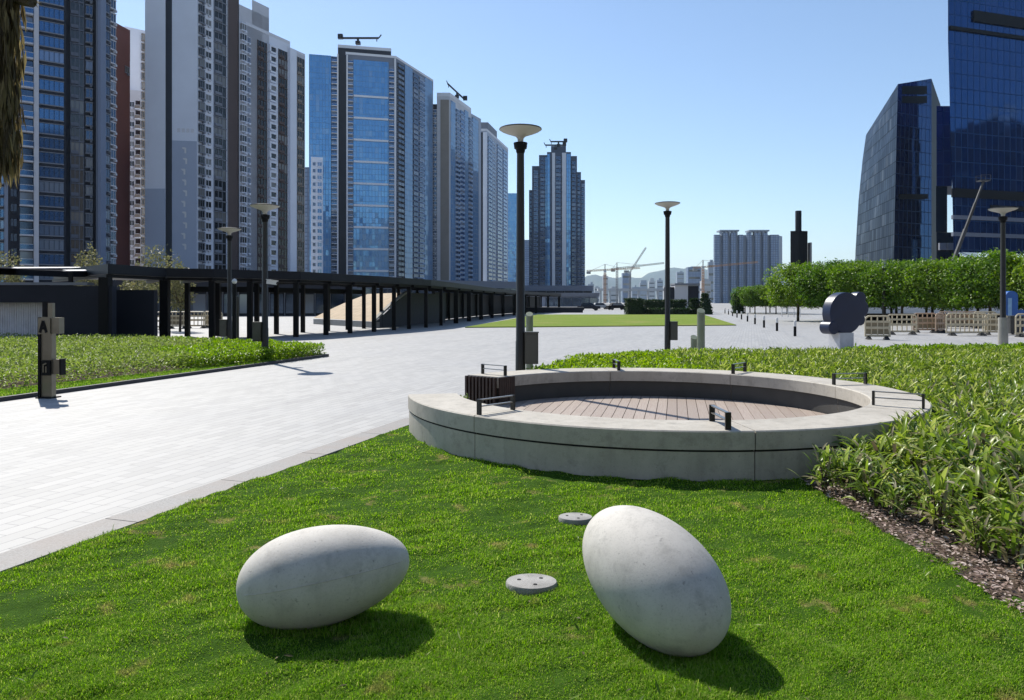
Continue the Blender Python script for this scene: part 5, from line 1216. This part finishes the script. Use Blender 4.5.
for i, (x, y) in enumerate(pts):
    edge = x < 3.15 and y < 7.2; lab = 'strap leaved green plant on the bare mulch edge beside the lawn' if edge else 'strap leaved green plant within the bed right of the ring bench'
    o = link('strap_leaved_plant', variants[i % 7], None, (x, y, .022), random.uniform(0, 6.28)); sc = random.uniform(.8, 1.2)*(.82 if edge else 1.0); o.scale = (sc, sc, sc)
    tag(o, lab, 'plant', 'strap leaved plants on the mulch edge' if edge else 'strap leaved plants in the bed')
    link('stems', stem_me, o)
# small plants in the entrance gap of the ring
for i, (px, py) in enumerate(((461, 402),)):
    p = gp(px, py, .1); o = link('strap_leaved_plant', variants[i], None, (p.x, p.y, .0)); o.scale = (.5, .5, .5); tag(o, 'small bright plant in the gap of the ring bench by the timber slats', 'plant'); link('stems', stem_me, o)
# shrub mass
def mass(name, poly, n, zf, L, W, mat, label, cond=None, box=None, zlo=.05, up=.2):
    bx = box or (min(p[0] for p in poly), max(p[0] for p in poly), min(p[1] for p in poly), max(p[1] for p in poly))
    X, Y = [], []; got = 0
    while got < n:
        x = rng.uniform(bx[0], bx[1], n); y = rng.uniform(bx[2], bx[3], n); ok = inpoly(x, y, poly)
        if cond is not None: ok &= cond(x, y)
        X.append(x[ok]); Y.append(y[ok]); got += ok.sum()
    x = np.concatenate(X)[:n]; y = np.concatenate(Y)[:n]
    h = zf(x, y)*(1 + .28*pnoise(x, y, 3.0, 5) + .16*pnoise(x, y, 9, 6)); z = h*(1 - .93*rng.random(n)**1.6)
    a = rng.uniform(0, 6.28, n); el = rng.uniform(up-.4, 1.25, n); D = np.stack([np.cos(a)*np.cos(el), np.sin(a)*np.cos(el), np.sin(el)], 1); N = np.stack([-np.cos(a)*np.sin(el), -np.sin(a)*np.sin(el), np.cos(el)], 1) + rng.normal(0, .35, (n, 3))
    me = leaf_mesh(name, np.stack([x, y, z], 1), D, N, rng.uniform(.65, 1.35, n)*L, W, [mat], droop=.12)
    o = link(name, me); tag(o, label, 'shrubs', kind='stuff'); return o
outring = lambda x, y: np.hypot(x-RC.x, y-RC.y) > RO + .06
infr = lambda x, y: (np.abs(x) < .72*y + 1)
backL = [(.40, 12.3), (.30, 13.25), (1.5, 16.6), (3.2, 18.4), (6.0, 19.3), (7.2, 19.4), (6.2, 13.5), (4.8, 11.2)]
mass('ground_cover', backL, 42000, lambda x, y: .38 + 0*x, .085, .04, 'shrub_bright', 'bright yellow green low shrubs behind the ring bench', lambda x, y: outring(x, y) & ((x - 4.4) < 1.1*np.sin(y*1.3) + .55*(y-13)*.4))
mass('ground_cover', bedpoly, 60000, lambda x, y: .36 + 0*x, .10, .036, 'shrub_mid', 'mid green mixed shrubs filling the bed behind and right of the ring bench', lambda x, y: outring(x, y) & infr(x, y) & (y > 10.2) & ~((x - 4.4) < 1.1*np.sin(y*1.3) + .55*(y-13)*.4), box=(3, 17, 9, 22.4))
mass('ground_cover', bedpoly, 46000, lambda x, y: .40 + 0*x, .15, .030, 'strap_leaf', 'long leaved greenery between the strap plants at the right', lambda x, y: outring(x, y) & infr(x, y) & (y > 5.5) & (x > 3.5), box=(3.4, 14, 5.5, 18))
mass('ground_cover', bedpoly, 16000, lambda x, y: .40 + 0*x, .10, .045, 'shrub_bright', 'bright yellow green shrubs along the far right edge of the bed', lambda x, y: infr(x, y) & (y > 14) & (pnoise(x, y, .9, 12) > .02) & (x > 7), box=(7, 17, 14, 22.4))
# left bed
kl = lambda x, y: -11.0 + (y - 2.3)*(5.58/19.6)     # kerb x at y
inl = lambda x, y: (x < kl(x, y) - np.clip(.95 - (y-11)*.10, .08, 1.1)) & (np.abs(x) < .72*y + 1.2)
mass('ground_cover', sidepoly, 34000, lambda x, y: .36 + 0*x, .085, .04, 'shrub_bright', 'bright yellow green low shrubs at the tip of the left bed', lambda x, y: inl(x, y) & (x > -.44*y + .9*np.sin(y*.9)))
mass('ground_cover', sidepoly, 40000, lambda x, y: .42 + 0*x, .085, .036, 'shrub_dull', 'dull olive green shrubs before the dark pavilion', lambda x, y: inl(x, y) & (x <= -.44*y + .9*np.sin(y*.9)))
# mulch chips
n = 13000; x = rng.uniform(2.56, 4.4, n); y = rng.uniform(3.2, 8.2, n); ok = (np.hypot(x-RC.x, y-RC.y) > RO + .03) & (x < .72*y + .5); x, y = x[ok], y[ok]; n = len(x)
o = link('mulch', leaf_mesh('mulch', np.stack([x, y, np.full(n, .026) + rng.uniform(0, .02, n)], 1), rdir(n, -.15, .35), np.tile([0., 0, 1], (n, 1)) + rng.normal(0, .4, (n, 3)), rng.uniform(.018, .055, n), rng.uniform(.008, .022, n), ['mulch_chip'])); tag(o, 'dry leaf and wood mulch along the bed edge', 'mulch', kind='stuff')

# ================================================================== GRASS
def blades(name, x, y, z, H, W, mat, label):
    n = len(x); a = rng.uniform(0, 6.28, n); lean = rng.uniform(.1, .95, n); S = np.stack([-np.sin(a), np.cos(a), 0*a], 1); D = np.stack([np.cos(a)*np.sin(lean), np.sin(a)*np.sin(lean), np.cos(lean)], 1)
    B = np.stack([x, y, z - .004], 1); Hc = H[:, None]; Wc = W[:, None]; mid = B + D*Hc*.55 + np.array([0, 0, .12])*Hc
    tip = B + D*Hc + np.stack([np.cos(a)*.22, np.sin(a)*.22, -.10 + 0*a], 1)*Hc
    V = np.stack([B - S*Wc*.5, B + S*Wc*.5, mid + S*Wc*.42, mid - S*Wc*.42, tip], 1).reshape(-1, 3); i5 = np.arange(n)[:, None]*5
    Fc = np.concatenate([i5 + np.array([0,1,2]), i5 + np.array([0,2,3]), i5 + np.array([3,2,4])], 1).reshape(-1, 3)
    o = link(name, raw_mesh(name, V, Fc, [mat])); tag(o, label, 'grass', kind='stuff'); return o
N = 980000
u = rng.random(N); y = 2.7/(1 - u*(1 - 2.7/10.3)); x = rng.uniform(-.72, .72, N)*y
ok = in_lawn(x, y); x, y = x[ok], y[ok]
cl = pnoise(x, y, 5.5, 21) + .6*pnoise(x, y, 14, 22); keep = rng.random(len(x)) < np.clip(.68 + .7*cl, .12, 1); x, y, cl = x[keep], y[keep], cl[keep]
H = (.019 + .013*cl)*rng.uniform(.6, 1.5, len(x)); H = np.clip(H, .009, .06); tall = rng.random(len(x)) < .005; H = np.where(tall, H*2.2, H)
blades('grass', x, y, lawnz(x, y), H, np.clip(.00072*y, .0021, .007)*rng.uniform(.7, 1.4, len(x)), 'grass_blade', 'short clumpy green turf of the front lawn')
for ex, ey, rx, ry, lab in ((-1.0, 3.70, .34, .15, 'longer grass tufts round the foot of the lying egg'), (.76, 3.52, .30, .19, 'longer grass tufts round the foot of the upright egg')):
    n = 2600; a = rng.uniform(0, 6.28, n); q = rng.uniform(.7, 1.25, n); x, y = ex + rx*q*np.cos(a), ey + ry*q*np.sin(a)
    blades('grass_tufts', x, y, lawnz(x, y), rng.uniform(.02, .055, n), np.full(n, .003), 'grass_blade', lab)
n = 60000; y = rng.uniform(9, 20, n); x = kl(0, y) - .05 - rng.random(n)*np.clip(1.12 - (y-11)*.10, .14, 1.3); ok = np.abs(x) < .75*y; x, y = x[ok], y[ok]
blades('grass', x, y, np.full(len(x), .05), rng.uniform(.03, .07, len(x)), np.full(len(x), .009), 'grass_blade', 'narrow strip of green grass along the kerb of the left bed')

n = 450; y = 2.9 + 6.5*rng.random(n)**1.6; x = rng.uniform(-.72, .72, n)*y; ok = in_lawn(x, y) & (pnoise(x, y, 1.6, 31) > -.05); x, y = x[ok], y[ok]; n = len(x)
o = link('lawn_weeds', leaf_mesh('lawn_weeds', np.stack([x, y, lawnz(x, y) + rng.uniform(.01, .03, n)], 1), rdir(n, .1, .9), np.tile([0., 0, 1], (n, 1)) + rng.normal(0, .4, (n, 3)), rng.uniform(.03, .075, n), rng.uniform(.006, .016, n), ['shrub_mid'])); tag(o, 'small broad leaved weeds scattered in the front lawn', 'weeds', kind='stuff')
n = 90; y = 2.9 + 6.8*rng.random(n)**1.5; x = rng.uniform(-.72, .72, n)*y; ok = in_lawn(x, y); x, y = x[ok], y[ok]; n = len(x)
o = link('fallen_leaves', leaf_mesh('fallen_leaves', np.stack([x, y, lawnz(x, y) + rng.uniform(.012, .026, n)], 1), rdir(n, -.2, .3), np.tile([0., 0, 1], (n, 1)) + rng.normal(0, .3, (n, 3)), rng.uniform(.02, .05, n), rng.uniform(.006, .014, n), ['palm_dry'])); tag(o, 'dry leaf bits lying in the front lawn', 'leaves', kind='stuff')

# ================================================================== HAZE
if True:
    hz = bpy.data.materials.new('haze_air'); hz.use_nodes = True; nt = hz.node_tree; nt.nodes.clear()
    oo = nt.nodes.new('ShaderNodeOutputMaterial'); pv = nt.nodes.new('ShaderNodeVolumePrincipled'); pv.inputs['Density'].default_value = .00006; pv.inputs['Color'].default_value = (.62, .80, 1.0, 1); pv.inputs['Anisotropy'].default_value = .2
    nt.links.new(pv.outputs[0], oo.inputs['Volume']); M['haze_air'] = hz
    m = MB(); m.box(-9200, 9200, -500, 11700, -3, 620); o = m.build('haze', 'haze_air'); tag(o, 'pale blue haze in the air towards the hills', 'haze', kind='stuff')
